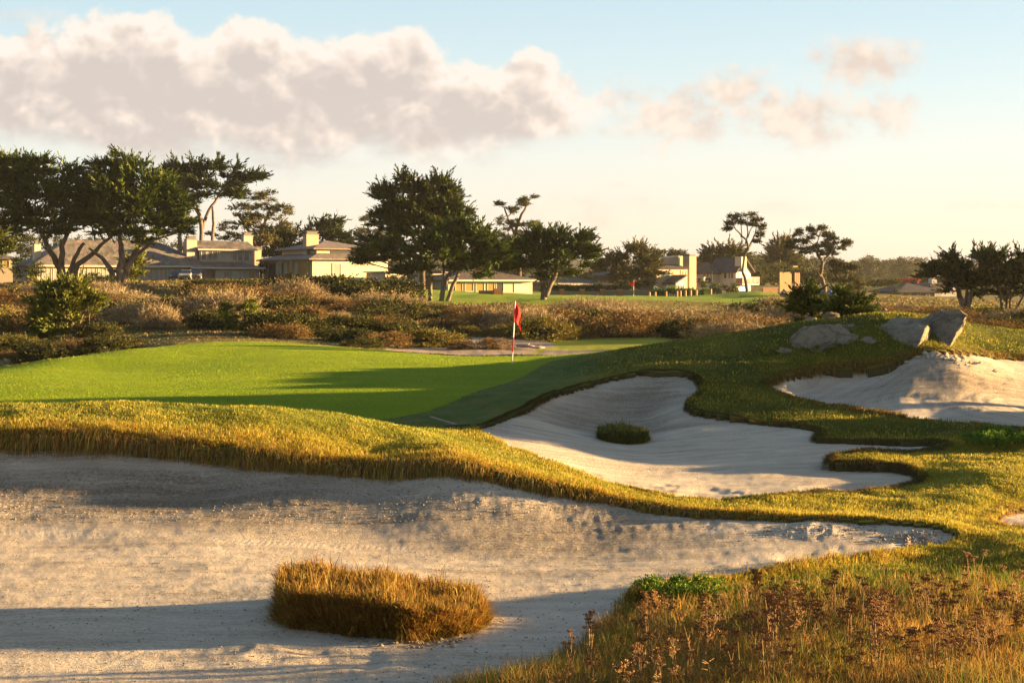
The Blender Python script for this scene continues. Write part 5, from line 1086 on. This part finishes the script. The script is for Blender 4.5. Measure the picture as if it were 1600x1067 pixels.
h.chimney(292, 308, 369, 1.5, ze-.5, 'w_taupe'); h.chimney(381, 395, 363, 4.2, dz1-1, 'w_taupe'); h.chimney(54, 64, 376, 4, ze-.5, 'w_cream'); h.chimney(398, 408, 386, 9, ze-1, 'w_tan')
# left edge house
h = House('small_house', 'corner of a low house with overhanging eave at the left edge', -40, 420, 195, 20)
h.box('wall', 'w_tan', 0, h.A(20), 0, 8, h.g-1, h.Z(404)); h.hip('r_shingle', 0, h.A(20), 0, 8, h.Z(404)+.1, h.Z(394, 0, 4), ov=.7); h.window(h.A(5), h.A(14), h.Z(417), h.Z(407), 0, 'warmglass')
# 2 ---- tan hip roof house
h = House('hip_roof_house', 'cream house with a two-tier taupe hip roof, square stone chimney and bright blank side wall', 488, 438, 205, 33)
A1 = h.A(606); B1_ = h.B(412); zt = h.Z(405)
h.box('wall', 'w_cream', 0, A1, 0, B1_, h.g, zt)
h.frustum('r_tan', 0, A1, 0, B1_, zt+.1, 3, A1-3, 4, B1_-3, h.Z(394, 3, 4), ov=.9)
ua0, ua1, ub0, ub1 = 2.2, A1-1.5, 3.2, B1_-2; uz = h.Z(389, ua0, ub0)
h.box('upper_wall', 'w_cream', ua0, ua1, ub0, ub1, zt+.2, uz); h.hip('r_tan', ua0, ua1, ub0, ub1, uz+.1, h.Z(375, 5, 8), ov=.9)
m = MB(); m.box(ua0+2.2, ua1-.8, ub0-.05, ub0+.05, uz-.75, uz-.3); m.build('clerestory_window', M['glass'], h.root)
for (x0, x1, mt) in ((420,432,'glass'),(436,444,'glass'),(449,461,'warmglass'),(466,486,'warmglass')): h.window(h.B(x1), h.B(x0), h.Z(434), h.Z(409), 0, mt, side='left')
h.window(h.A(520), h.A(532), h.Z(430), h.Z(412), 0, 'curtain')
for x in (415, 446, 463): bb = h.B(x); m = MB(); m.box(-.9, -.6, bb-.15, bb+.15, h.g, zt-.1); m.build('column', M['w_tan'], h.root)
h.chimney(479, 498, 361, 5.5, zt, 'w_tan')
# 3 ---- low garden house behind the fan-trunked cypress
h = House('flat_roof_house', 'low cream flat-roofed house with square columns seen past the trunks of the spreading cypress', 602, 448, 200, 28)
h.box('wall', 'w_cream', 0, h.A(700), 0, 7, h.g, h.Z(426)); m = MB(); m.box(-.4, h.A(700)+.3, -.5, 7.3, h.Z(426)+.02, h.Z(424)); m.build('roof', M['r_tan'], h.root)
for x in (608, 622, 634): m = MB(); a = h.A(x, -1); m.box(a-.25, a+.25, -1.2, -.7, h.g, h.Z(430)); m.build('column', M['w_tan'], h.root)
for x0, x1 in ((611,619),(640,648),(655,672)): h.window(h.A(x0), h.A(x1), h.Z(443), h.Z(430), 0, 'glass')
# 4 ---- ranch
h = House('ranch_house', 'long low cream ranch house with brown hip roof between the two middle cypresses', 700, 458, 195, 24)
A1 = h.A(832); zt = h.Z(438.5)
h.box('wall', 'w_cream', 0, A1, 0, 11, h.g, zt); h.hip('r_brown', 0, A1, 0, 11, zt+.1, h.Z(420, 0, 5.5), ov=.9)
m = MB(); m.box(-.9, A1+.9, -.97, -.9, zt-.12, zt+.14); m.build('fascia', M['trim'], h.root)
for (x0, x1, mt) in ((712,722,'warmglass'),(727,739,'warmglass'),(744,756,'warmglass'),(762,772,'warmglass'),(776,786,'glass')): h.window(h.A(x0), h.A(x1), h.Z(455), h.Z(442), 0, mt)
m = MB(); m.box(h.A(803), h.A(826), -.06, -.002, h.Z(457), h.Z(443)); m.build('garage_door', M['w_white'], h.root)
h.chimney(722, 732, 414, 6, zt, 'w_cream', False)
# 5 ---- second ranch
h = House('ranch_house', 'smaller hazy ranch house with long eave behind the brick-piered garden wall', 866, 457, 225, 20)
A1 = h.A(948); zt = h.Z(444); h.box('wall', 'w_tan', 0, A1, 0, 11, h.g, zt); h.hip('r_brown', 0, A1, 0, 11, zt+.1, h.Z(431, 0, 5.5), ov=1.0)
m = MB(); m.box(-1, A1+1, -1.07, -1.0, zt-.14, zt+.14); m.build('fascia', M['trim'], h.root)
for (x0, x1) in ((884,892),(896,906),(911,921),(926,936)): h.window(h.A(x0), h.A(x1), h.Z(454), h.Z(446.5), 0, 'glass')
# 6 ---- brown timber house
h = House('timber_house', 'dark brown timber house with a glowing brick end wall behind the low flat cypress', 950, 458, 238, 12)
A1 = h.A(1004); h.box('wall', 'w_brown', 0, A1, 0, 9, h.g, h.Z(430)); 
m = MB(); m.box(A1+.01, h.A(1019), .4, 9, h.g, h.Z(427)); m.build('brick_wall', M['w_brick'], h.root)
m = MB(); z1 = h.Z(430)+.02; m.poly_prism([(-.6,-.5,z1),(A1*.25,-.5,h.Z(421)),(A1*.4,-.5,z1+.01),(A1*.4,-.5,z1-.3),(-.6,-.5,z1-.3)], (0, 9.8, 0)); m.box(A1*.4+.01, A1+.3, -.5, 9.3, z1, z1+.3); m.build('roof', M['r_brown'], h.root)
for x0, x1 in ((957,963),(968,975),(980,987),(991,998)): h.window(h.A(x0), h.A(x1), h.Z(452), h.Z(434), 0, 'glass', fr='w_brown')
# 7 ---- modern stucco house
h = House('stucco_house', 'tall tan modern house with shed-roofed tower, left of the white gabled house', 1062, 455, 232, 34)
q = h.Z
h.box('wall', 'w_tan', -5.0, h.A(1074), 0, 8, h.g, q(420))
m = MB(); tb0 = h.A(1062, 4); m.poly_prism([(tb0-5.2,3.2,q(420)-.1),(tb0,3.2,q(420)-.1),(tb0,3.2,q(399)),(tb0-5.2,3.2,q(404))], (0, 6, 0)); m.build('tower', M['w_tan'], h.root)
m = MB(); m.add([(-5.5,-.5,q(420)),(h.A(1074)+.4,-.5,q(420)),(h.A(1074)+.4,3.15,q(413)),(-5.5,3.15,q(413)),(-5.5,3.15,q(420)),(h.A(1074)+.4,3.15,q(420))], [(0,1,2,3),(1,5,2),(0,3,4),(0,4,5,1),(4,3,2,5)]); m.build('roof', M['r_grey'], h.root)
for x0, x1 in ((1064,1067),(1069,1072)): h.window(h.A(x0), h.A(x1), q(433), q(423), 0, 'warmglass')
for b0, b1 in ((1.0,2.2),(3,4.2)): h.window(b0, b1, q(433), q(424), -5.0, 'glass', side='left')
h.window(-4.2, -2.2, q(433), q(424), 0, 'glass'); h.window(-1.6, -.4, q(450), q(440), 0, 'glass')
a = h.A(1076, 1); m = MB(); m.box(a, a+1.5, .8, 2.4, h.g, q(400)); c_ = m.build('chimney', M['w_tan'], h.root); m = MB(); m.box(a+.1, a+1.4, .9, 2.3, q(400)+.01, q(397)); m.build('chimney_cap', M['w_grey'], c_)
m = MB(); z_ = q(453); e0, e1 = h.A(1056, -3), h.A(1070, -3); m.box(e0, e1, -3, -.01, h.g, q(444)); m.poly_prism([(e0,-3.01,q(444)+.01),(e1,-3.01,q(444)+.01),(e1,-3.01,q(433))], (0, 2.9, 0)); m.build('lean_to', M['w_white'], h.root)
m = MB(); m.poly_prism([(e0-.4,-3.3,q(444)),(e1+.2,-3.3,q(432)),(e1+.2,-3.3,q(432)+.25),(e0-.4,-3.3,q(444)+.25)], (0, 3.25, 0)); m.build('roof', M['r_grey'], h.root)
for x0, x1 in ((1058.5,1061),(1062.5,1064.5),(1066,1068)): h.window(h.A(x0,-3), h.A(x1,-3), q(452), q(446), -3.0, 'glass')
# 8 ---- white gabled house
h = House('gabled_house', 'off-white two-storey house with dark gable roof and glass balconies behind the slender pine', 1150, 457, 248, 46)
q = h.Z; A1 = h.A(1173); BL = h.B(1112); zt = q(424)
h.box('wall', 'w_white', 0, A1, 0, BL, h.g, zt)
m = MB(); m.poly_prism([(0,.01,zt),(A1,.01,zt),(A1/2,.01,q(406))], (0, BL-.02, 0)); m.build('gable_wall', M['w_white'], h.root)
m = MB(); ap = q(404.5)
for sgn, x0, x1 in ((1, -.55, A1/2), (-1, A1+.55, A1/2)): m.poly_prism([(x0,-.6,zt-.3),(x1,-.6,ap),(x1,-.6,ap+.28),(x0,-.6,zt-.02)], (0, BL+1.2, 0))
m.build('roof', M['r_grey'], h.root)
h.window(A1*.18, A1*.36, q(433), q(427), 0, 'curtain'); h.window(A1*.42, A1*.62, q(441), q(427), 0, 'warmglass'); h.window(A1*.72, A1*.9, q(440), q(428), 0, 'curtain')
m = MB(); m.box(A1*.15, A1*.62, -.05, -.002, h.g, q(448)); m.build('garage_door', M['curtain'], h.root)
for x0, x1 in ((1131.5,1135.5),(1138.5,1141),(1142.5,1146)): h.window(h.B(x1), h.B(x0), q(435), q(427), 0, 'glass', side='left', fr='rail')
h.window(h.B(1147), h.B(1143), q(456), q(450), 0, 'warmglass', side='left')
# left wing with hip roof and balcony
W0, W1 = h.B(1124), h.B(1086)
h.box('wing_wall', 'w_cream', -2.6, -.01, W0, W1, h.g, zt-.4); h.hip('r_brown', -2.6, 1.5, W0, W1, zt-.3, q(410, 0, W0), ov=.5, ridge='b')
for x0, x1 in ((1099,1103),(1105,1108),(1110,1113)): h.window(h.B(x1,-2.6), h.B(x0,-2.6), q(440), q(426), -2.6, 'warmglass', side='left', fr='rail')
h.box('chimney', 'w_cream', .5, 2, BL-6, BL-4.6, zt, q(401, 0, BL-6)); 
def balcony(x0, x1, y0, y1, z, parent):
    m = MB(); m.box(x0, x1, y0, y1, z-.25, z); o = m.build('balcony', M['trim'], parent); r = MB(); g = MB()
    for (p_, q_) in (((x0,y0),(x1,y0)),((x0,y0),(x0,y1)),((x1,y0),(x1,y1))):
        L = math.dist(p_, q_); k = max(2, int(L/1.2)+1)
        for i in range(k): t = i/(k-1); x = p_[0]+(q_[0]-p_[0])*t; y = p_[1]+(q_[1]-p_[1])*t; r.box(x-.04, x+.04, y-.04, y+.04, z+.002, z+1)
        r.box(min(p_[0],q_[0])-.05, max(p_[0],q_[0])+.05, min(p_[1],q_[1])-.05, max(p_[1],q_[1])+.05, z+1.003, z+1.08)
        g.box(min(p_[0],q_[0])-.01, max(p_[0],q_[0])+.01, min(p_[1],q_[1])-.01, max(p_[1],q_[1])+.01, z+.1, z+.95)
    r.build('railing', M['rail'], o); g.build('glass_panel', M['glass'], o)
balcony(-.2, A1+.4, -1.5, -.1, q(443), h.root); balcony(-4.6, -2.62, W0, W1, q(443), h.root)
h.box('base_wall', 'w_white', -4.4, -2.65, W0+.2, W1-.2, h.g, q(443)-.27)
# 9 ---- hazy right-hand house
h = House('grey_roof_house', 'low hazy white house with long grey roof, left of the flat spreading cypress', 1405, 464, 260, 14)
q = h.Z; A1 = h.A(1470); h.box('wall', 'w_cream', 0, A1, 0, 9, h.g, q(456)); h.hip('r_grey', 0, A1, 0, 9, q(455.5), q(442, 0, 4.5), ov=1.0)
for x0, x1 in ((1411,1419),(1424,1432),(1438,1446),(1452,1460)): h.window(h.A(x0), h.A(x1), q(463), q(458), 0, 'glass')
c0, c1 = h.A(1455, 7), h.A(1496, 7); h.box('wing', 'w_white', c0, c1, 7, 16, h.g, q(447)); h.hip('r_grey', c0, c1, 7, 16, q(446.5), q(440, 0, 11), ov=.6)
h.chimney(1456, 1464, 434, 9, q(447), 'w_white', False)
# red boom standing behind it
mred = plain('red_paint', (.50,.06,.03), .5); b0 = P(1400, 446, 300); bo = empty('construction_boom', b0); tag(bo, 'red painted construction boom reaching over the long grey roof', 'boom')
s_ = 300/F
m = MB(); m.tube([(12*s_,0,-3),(16*s_,0,5*s_)], [.25,.2], 6); m.build('mast', mred, bo)
m = MB(); m.tube([(-12*s_,0,8*s_),(0,0,9*s_),(18*s_,0,9.5*s_),(37*s_,0,10*s_)], [.28,.3,.3,.25], 6); m.build('arm', mred, bo)
m = MB(); m.tube([(16*s_,0,2*s_),(24*s_,0,9*s_)], [.15,.15], 6); m.tube([(37*s_,0,10*s_),(33*s_,0,5*s_),(38*s_,0,0)], [.22,.2,.15], 6); m.build('strut', mred, bo)
# ---- timber screen, tarp, orange wall
M['cedar'] = plain('raw_cedar', (.42,.23,.11), .8, .25, 2)
def screen(label, px0, px1, pyt, pyb, Y, n, alpha=25):
    h = House('timber_screen', label, px0, pyb, Y, alpha, 'screen'); A1 = h.A(px1); m = MB()
    for i in range(n):
        a = A1*i/max(1, n-1); tp = h.Z(pyt)+random.uniform(-.15, .1); m.box(a-.13, a+.13, -.1, .1+.25*(i % 2), h.g, tp)
    m.build('boards', M['cedar'], h.root); m = MB(); m.box(-.1, A1+.1, .38, .48, .6, .8); m.box(-.1, A1+.1, .38, .48, 2.2, 2.4); m.build('rail', M['cedar'], h.root)
screen('wide screen of upright orange cedar boards behind the rocks by the far green', 1219, 1235, 426, 452, 215, 9); screen('narrow screen of upright cedar boards, right of the wide one', 1242.5, 1248, 427, 440, 218, 3)
h = House('low_wall', 'low orange lit wall left of the cedar screens', 1192, 454, 213, 15, 'wall'); h.box('wall_face', 'cedar', 0, h.A(1215), 0, .4, h.g, h.Z(450)); h.box('coping', 'trim', -.1, h.A(1215)+.1, -.08, .48, h.Z(450)+.003, h.Z(449.2))
mt = plain('blue_tarpaulin', (.07,.13,.50), .45, .2, 1.5, .8, .3); t0 = P(1290, 458, 205); to = empty('tarpaulin', t0); tag(to, 'bright blue tarpaulin draped over a stack between the pine trunks', 'tarpaulin')
s_ = 205/F; V = []; Fc = []; nx, ny = 14, 10
for j in range(ny):
    for i in range(nx):
        u, v = i/(nx-1)*2-1, j/(ny-1); e = max(abs(u)-.85, 0)/.15; hz_ = 11*s_*(1-.95*e)*(1 if v > .25 else v/.25)*(1+.07*math.sin(i*1.9+j))
        V.append((u*14*s_, -1.2+v*3.5+.1*math.sin(i*2.3), hz_-.6))
for j in range(ny-1):
    for i in range(nx-1): Fc.append([j*nx+i, j*nx+i+1, (j+1)*nx+i+1, (j+1)*nx+i])
mkmesh('sheet', V, Fc, mt, parent=to)
m = MB(); m.box(-11*s_, 11*s_, -.2, 2, -1.2, 8*s_-.6); m.build('stacked_boards', M['cedar'], to)
# ---- garden walls, piers, rails
h = House('garden_wall', 'low dark garden fence with brick piers in front of the smaller ranch house', 852, 461, 190, 5, 'wall'); q = h.Z
m = MB(); A1 = h.A(970); m.box(0, A1, 0, .18, h.g, q(455)); m.build('fence_panel', M['w_grey'], h.root)
for x in (878, 910, 941.5, 968): a = h.A(x); m = MB(); m.box(a-.28, a+.28, -.2, .38, h.g, q(453)); o = m.build('pier', M['w_brick'], h.root); m = MB(); m.box(a-.34, a+.34, -.26, .44, q(453)+.003, q(452)); m.build('pier_cap', M['w_tan'], o)
h = House('garden_wall', 'plain grey wall running behind the far flag and the bright vine hedge', 944, 462, 196, 3, 'wall'); A1 = h.A(1128); h.box('wall_face', 'w_grey', 0, A1, 0, .3, h.g, h.Z(454)); h.box('coping', 'w_tan', -.05, A1+.05, -.06, .36, h.Z(454)+.003, h.Z(453.4))
h = House('garden_wall', 'short fence and brick pier at the left end of the long low ranch house lawn', 748, 461, 180, 10, 'wall'); A1 = h.A(786); h.box('fence_panel', 'w_brown', 0, A1, 0, .15, h.g, h.Z(454)); a = h.A(775); h.box('pier', 'w_brick', a-.3, a+.3, -.2, .4, h.g, h.Z(451))
for x0, lab in ((1023, 'left one of two white stair handrails below the stucco house'), (1043, 'right one of two white stair handrails below the stucco house')):
    h = House('stair_handrail', lab, x0, 454, 194, 0, 'handrail'); m = MB(); s_ = 194/F
    m.tube([(0,0,7*s_),(12*s_,0,1*s_)], [.05,.05], 6); m.tube([(0,.9,7*s_),(12*s_,.9,1*s_)], [.05,.05], 6); m.build('rail', M['rail'], h.root); m = MB()
    for t in (0, .33, .66, 1): m.box(12*s_*t-.06, 12*s_*t+.06, -.06, .06, -1, (7-6*t)*s_); m.box(12*s_*t-.06, 12*s_*t+.06, .84, .96, -1, (7-6*t)*s_)
    m.build('baluster', M['rail'], h.root)
pp = None
for i, x in enumerate((1014.6,1023.6,1040.6,1057.7,1063,1071,1079,1088,1110.5)):
    Yp = 182-i*.3; g = float(gz(x, Yp))
    if pp is None:
        m = MB(); m.tube([(0,0,-.3),(0,0,.72),(0,0,.76)], [.16,.15,.11], 10); pp = m.build('wooden_post', M['cedar']); o = pp
    else: o = pp.copy(); link(o)
    o.location = ((x-800)/F*Yp, Yp, g); o.rotation_euler = (0, 0, i*.7); tag(o, 'short round wooden post in the row along the far green', 'post', 'short wooden posts along the far green')
# ---- parked cars
def car(label, px, Y, col, rz):
    g = float(gz(px, Y)); root = empty('parked_car', ((px-800)/F*Y, Y, max(g, P(px, 446, Y)[2])), rz); tag(root, label, 'car', None)
    pm_ = plain('car_paint', col, .3, .03, 1, 0, .001, .6)
    def shell(name, prof, w, mat, taper=.0, parent=root):   # prof: (y,z) side profile, extruded across x
        m = MB(); n = len(prof); V = []
        for sx, k in ((-1, 1), (-.86, .0), (.86, .0), (1, 1)):
            for (y, z, tp) in prof: V.append((sx*(w/2)*(1-tp), y, z-(.05 if k else 0)))
        Fs = [[r*n+i, r*n+(i+1) % n, (r+1)*n+(i+1) % n, (r+1)*n+i] for r in range(3) for i in range(n)]+[list(range(n)), [3*n+i for i in range(n)][::-1]]
        m.add(V, Fs); o = m.build(name, mat, parent, smooth=False); return o
    shell('body', [(-2.2,.32,.02),(-2.28,.62,.02),(-2.1,.82,.04),(-1.1,.95,.0),(1.3,.98,0),(2.1,.95,.03),(2.25,.6,.02),(2.2,.32,.02)], 1.82, pm_)
    cb = shell('cabin', [(-1.15,.93,.03),(-.45,1.44,.16),(1.0,1.46,.16),(1.75,.96,.05)], 1.72, pm_)
    shell('windscreen', [(-1.13,.98,.06),(-.52,1.40,.17),(-.56,1.41,.17),(-1.17,.99,.06)], 1.70, M['glass'], parent=cb)
    for sx in (-1, 1):
        m = MB(); m.poly_prism([(sx*.80,-.9,1.0),(sx*.72,-.45,1.38),(sx*.72,.95,1.39),(sx*.80,1.45,1.0)], (sx*.05, 0, 0)); m.build('side_window', M['glass'], cb)
        m = MB(); m.box(sx*.62-.17, sx*.62+.17, -2.31, -2.2, .62, .76); m.build('headlight', M['rail'], root)
        for y in (-1.4, 1.35):
            m = MB(); m.tube([(sx*.72,y,.32),(sx*.93,y,.32)], [.32,.32], 16); wv = m.build('wheel', M['darkmetal'], root); m = MB(); m.tube([(sx*.935,y,.32),(sx*.945,y,.32)], [.2,.2], 12); m.build('rim', M['rail'], wv)
    m = MB(); m.box(-.5, .5, -2.32, -2.25, .42, .58); m.build('grille', M['darkmetal'], root)
car('silver car facing the camera in front of the tall windows of the shingle house', 291, 203, (.42,.37,.30), .1)
car('dark car parked just left of the silver car', 276, 204, (.06,.05,.04), .15); car('dark blue-grey car parked just right of the silver car', 307, 204, (.09,.085,.08), .05)

# ---- sea haze: one even box of air round everything
hz_m, nt = newmat('sea_haze'); nb = NB(nt); v = nb.n('ShaderNodeVolumePrincipled'); v.inputs['Color'].default_value = (1, .95, .88, 1)
v.inputs['Density'].default_value = .00007; v.inputs['Anisotropy'].default_value = .35
o = nb.n('ShaderNodeOutputMaterial'); nb.l(v.outputs[0], o.inputs['Volume'])
zmin = min(float(GZ.min()), -2); mb = MB(); mb.box(-1400, 1400, -60, 1650, zmin-1, 60)
hb = mb.build('haze', hz_m); tag(hb, 'warm evening haze hanging over the whole course', 'haze', kind='stuff')
# ================================================================ CAMERA, LIGHT, SKY
cam = bpy.data.cameras.new('camera'); co = bpy.data.objects.new('camera', cam); COL.objects.link(co)
cam.lens = 50; cam.sensor_width = 36; cam.clip_end = 8000; cam.clip_start = .1
co.location = (0, 0, CAMH); co.rotation_euler = (math.pi/2, 0, 0)
cam.shift_y = -((1067/2-HZ)/1600.0)
sc.camera = co
sl = bpy.data.lights.new('sun', 'SUN'); sl.energy = 5.0; sl.angle = math.radians(.53); sl.color = (1, .66, .30)
so = bpy.data.objects.new('sun', sl); COL.objects.link(so)
sd = Vector((math.cos(SUN_AZ)*math.cos(SUN_EL), math.sin(SUN_AZ)*math.cos(SUN_EL), math.sin(SUN_EL)))
so.rotation_euler = sd.to_track_quat('Z', 'Y').to_euler()
w = bpy.data.worlds.new('World'); sc.world = w; w.use_nodes = True
nt = w.node_tree; nt.nodes.clear(); nb = NB(nt)
sky = nb.n('ShaderNodeTexSky', sky_type='NISHITA', sun_disc=False)
sky.sun_elevation = SUN_EL; sky.sun_rotation = math.pi/2-SUN_AZ
sky.air_density = 1.0; sky.dust_density = 1.5; sky.ozone_density = 1.5; sky.altitude = 0
bg = nb.n('ShaderNodeBackground'); out = nb.n('ShaderNodeOutputWorld'); nb.l(bg.outputs[0], out.inputs[0])
skyc = sky.outputs[0]
EXPO = 2.65
K = 0.12*2**EXPO
nb2 = nb
tc = nb.n('ShaderNodeTexCoord').outputs['Generated']; s_ = sepxyz(nb, tc)
yy = nb.math('MAXIMUM', nb.math('ABSOLUTE', s_[1]), .03)
fwd = nb.math('SUBTRACT', 1.0, nb.math('MULTIPLY', nb.math('LESS_THAN', s_[1], 0.0), 1.0))
qx = nb.math('MULTIPLY_ADD', nb.math('DIVIDE', s_[0], yy), 22.22, 8.0)       # sky chart coordinates (bearing, elevation)
qy = nb.math('MULTIPLY_ADD', nb.math('DIVIDE', s_[2], yy), -22.22, 4.4)
def curve(x, pts, x0, x1, y0, y1):
    nd = nb.n('ShaderNodeFloatCurve'); cu = nd.mapping.curves[0]
    pts = [((a-x0)/(x1-x0), (b-y0)/(y1-y0)) for a, b in pts]
    while len(cu.points) < len(pts): cu.points.new(.5, .5)
    for p_, (a, b) in zip(cu.points, pts): p_.location = (a, b)
    nd.mapping.use_clip = False; nd.mapping.update(); nb.val(nb.mrange(x, x0, x1), nd.inputs['Value'])
    return nb.math('MULTIPLY_ADD', nd.outputs[0], y1-y0, y0)
TOP = [(-4,.9),(-2,.6),(0,.62),(.4,.5),(.9,.62),(1.25,.3),(1.9,.3),(2.2,.42),(2.6,.32),(2.9,.62),(3.2,.62),(3.5,.28),(4.1,.26),(4.6,.58),(5.3,.66),(5.7,.48),(6.3,.48),(6.9,.92),(7.3,.98),(7.8,1.05),(8.3,.95),(8.8,1.12),(9.2,1.42),(9.6,1.52),(10,1.62),(12,1.9)]
BOT = [(-4,2.0),(0,2.25),(2,2.55),(4,2.62),(6,2.5),(7.5,2.6),(8,2.45),(8.6,2.3),(9.2,2.0),(9.6,1.75),(10,1.6),(12,1.4)]
def vec(x, y, z=0.0):
    c = nb.n('ShaderNodeCombineXYZ'); nb.val(x, c.inputs[0]); nb.val(y, c.inputs[1]); nb.val(z, c.inputs[2]); return c.outputs[0]
def puff(x, y):
    v = vec(x, nb.math('MULTIPLY', y, 1.15)); d1 = nb.n('ShaderNodeTexNoise'); d1.inputs['Scale'].default_value = 2.2; d1.inputs['Detail'].default_value = 5; nb.l(v, d1.inputs['Vector'])
    ad = nb.n('ShaderNodeVectorMath', operation='MULTIPLY_ADD'); nb.l(d1.outputs[1], ad.inputs[0]); ad.inputs[1].default_value = (.42, .42, 0); nb.l(v, ad.inputs[2])
    r = None
    for sc_, wt in ((.85, .60), (2.1, .27), (5.5, .13)):
        vo = nb.n('ShaderNodeTexVoronoi', feature='SMOOTH_F1', voronoi_dimensions='2D'); vo.inputs['Scale'].default_value = sc_; vo.inputs['Smoothness'].default_value = .35; nb.l(ad.outputs[0], vo.inputs['Vector'])
        t = nb.math('MULTIPLY', nb.math('SUBTRACT', .5, vo.outputs['Distance']), wt*2); r = t if r is None else nb.math('ADD', r, t)
    return r, d1.outputs[0]
p0, nz = puff(qx, qy); p1, _ = puff(nb.math('ADD', qx, .12), nb.math('ADD', qy, -.16))
fine = nb.noise(vec(qx, qy), 3.5, 7, .62)
top_ = curve(qx, TOP, -4, 12, 0, 3); bot_ = curve(qx, BOT, -4, 12, 0, 3)
et = nb.math('SUBTRACT', qy, top_); eb = nb.math('SUBTRACT', bot_, qy)
at_ = nb.mrange(nb.math('ADD', nb.math('ADD', et, nb.math('MULTIPLY', p0, .42)), nb.math('MULTIPLY_ADD', fine, .3, -.15)), -.07, .15, 0, 1, True)
wn = nb.noise(vec(nb.math('MULTIPLY', qx, .45), qy), 1.6, 6, .6)
ab_ = nb.mrange(nb.math('ADD', eb, nb.math('MULTIPLY_ADD', wn, 1.1, -.55)), -.15, .42, 0, 1, True)
A = nb.math('MULTIPLY', at_, ab_)
blobs = [(10.4,1.72,1.25,.62,1),(11.4,1.42,.8,.4,1),(10.9,1.95,.6,.4,.9),(12.3,1.8,1.05,.5,1),(12.75,2.1,.6,.35,.8),(13.5,1.0,1.0,.48,1),(13.75,1.75,.85,.38,.85),(9.2,3.28,1.6,.38,.5),(12.1,3.25,.9,.14,.3),(15.5,3.22,1.1,.13,.35),(9.6,2.9,.35,.1,.35),(.3,.25,.9,.2,.3),(9.8,2.05,1.6,.2,.55),(10.0,1.55,.9,.3,.7)]
wis = None
for (bx_, by_, rx_, ry_, st) in blobs:
    dx = nb.math('DIVIDE', nb.math('SUBTRACT', qx, bx_), rx_); dy = nb.math('DIVIDE', nb.math('SUBTRACT', qy, by_), ry_)
    r2 = nb.math('SQRT', nb.math('ADD', nb.math('MULTIPLY', dx, dx), nb.math('MULTIPLY', dy, dy)))
    v = nb.math('SUBTRACT', nb.math('MULTIPLY_ADD', fine, 2.0, -.25), r2)
    v = nb.math('MULTIPLY', nb.mrange(nb.math('ADD', v, nb.math('MULTIPLY', p0, .55)), -.25, .75, 0, 1, True), st)
    wis = v if wis is None else nb.math('MAXIMUM', wis, v)
dif = nb.math('SUBTRACT', p0, p1)           # faces turned to the sun are brighter
up_ = nb.mrange(et, .0, 1.25, 1, 0)
e2 = nb.math('ADD', et, nb.math('MULTIPLY', p0, .5))
lit = nb.math('ADD', nb.math('MULTIPLY', dif, 1.5), nb.math('MULTIPLY_ADD', nb.mrange(e2, .05, 1.0, 1, 0, True), 1.1, .05))
lit = nb.math('ADD', lit, nb.math('MULTIPLY_ADD', fine, .4, -.2))
warmb = nb.math('MULTIPLY', nb.mrange(eb, .0, .55, 1, 0), nb.mrange(qx, 4.0, 7.5, 0, .75))
lit = nb.math('ADD', lit, nb.math('MULTIPLY', warmb, .8), clamp=True)
ccol = nb.ramp(lit, [(0.0, (.69,.62,.575)), (.35, (.78,.69,.63)), (.7, (.93,.81,.71)), (1.0, (1.0,.93,.84))])
el = nb.mrange(qy, 0.0, 4.4)
base = nb.ramp(el, [(0.0, (.53,.69,.77)), (.3, (.65,.76,.79)), (.55, (.78,.79,.77)), (.8, (.85,.78,.70)), (1.0, (.87,.73,.60))])
side = nb.mrange(qx, 0.0, 16.0, -.03, .05)
sK = nb.n('ShaderNodeVectorMath', operation='SCALE'); nb.l(skyc, sK.inputs[0]); sK.inputs['Scale'].default_value = K*1.3
base = nb.mix(nb.mrange(s_[2], .2, .6, 0, 1, True), base, (.12,.22,.40))
base = nb.mix(nb.mrange(s_[1], .25, -.5, 0, .6, True), base, (.24,.27,.33))
base = nb.mix(.10, base, sK.outputs[0])
full = nb.mix(A, base, ccol)
wcol = nb.ramp(nb.math('ADD', nb.math('MULTIPLY', dif, 2.0), .5, clamp=True), [(0, (.80,.67,.58)), (1, (1.0,.86,.73))])
full = nb.mix(nb.math('MULTIPLY', wis, .95), full, wcol)
fin = nb.n('ShaderNodeVectorMath', operation='SCALE'); nb.l(full, fin.inputs[0]); fin.inputs['Scale'].default_value = 1/K
skyc = fin.outputs[0]
nb.l(skyc, bg.inputs[0]); bg.inputs[1].default_value = .12
vs = sc.view_settings; vs.view_transform = 'Standard'; vs.look = 'None'; vs.gamma = 1; vs.use_curve_mapping = False; vs.exposure = EXPO
sc.cycles.max_bounces = 5; sc.cycles.diffuse_bounces = 2; sc.cycles.glossy_bounces = 2; sc.cycles.transmission_bounces = 3; sc.cycles.volume_bounces = 1
sc.cycles.transparent_max_bounces = 4; sc.cycles.caustics_reflective = False; sc.cycles.caustics_refractive = False
sc.cycles.use_denoising = True
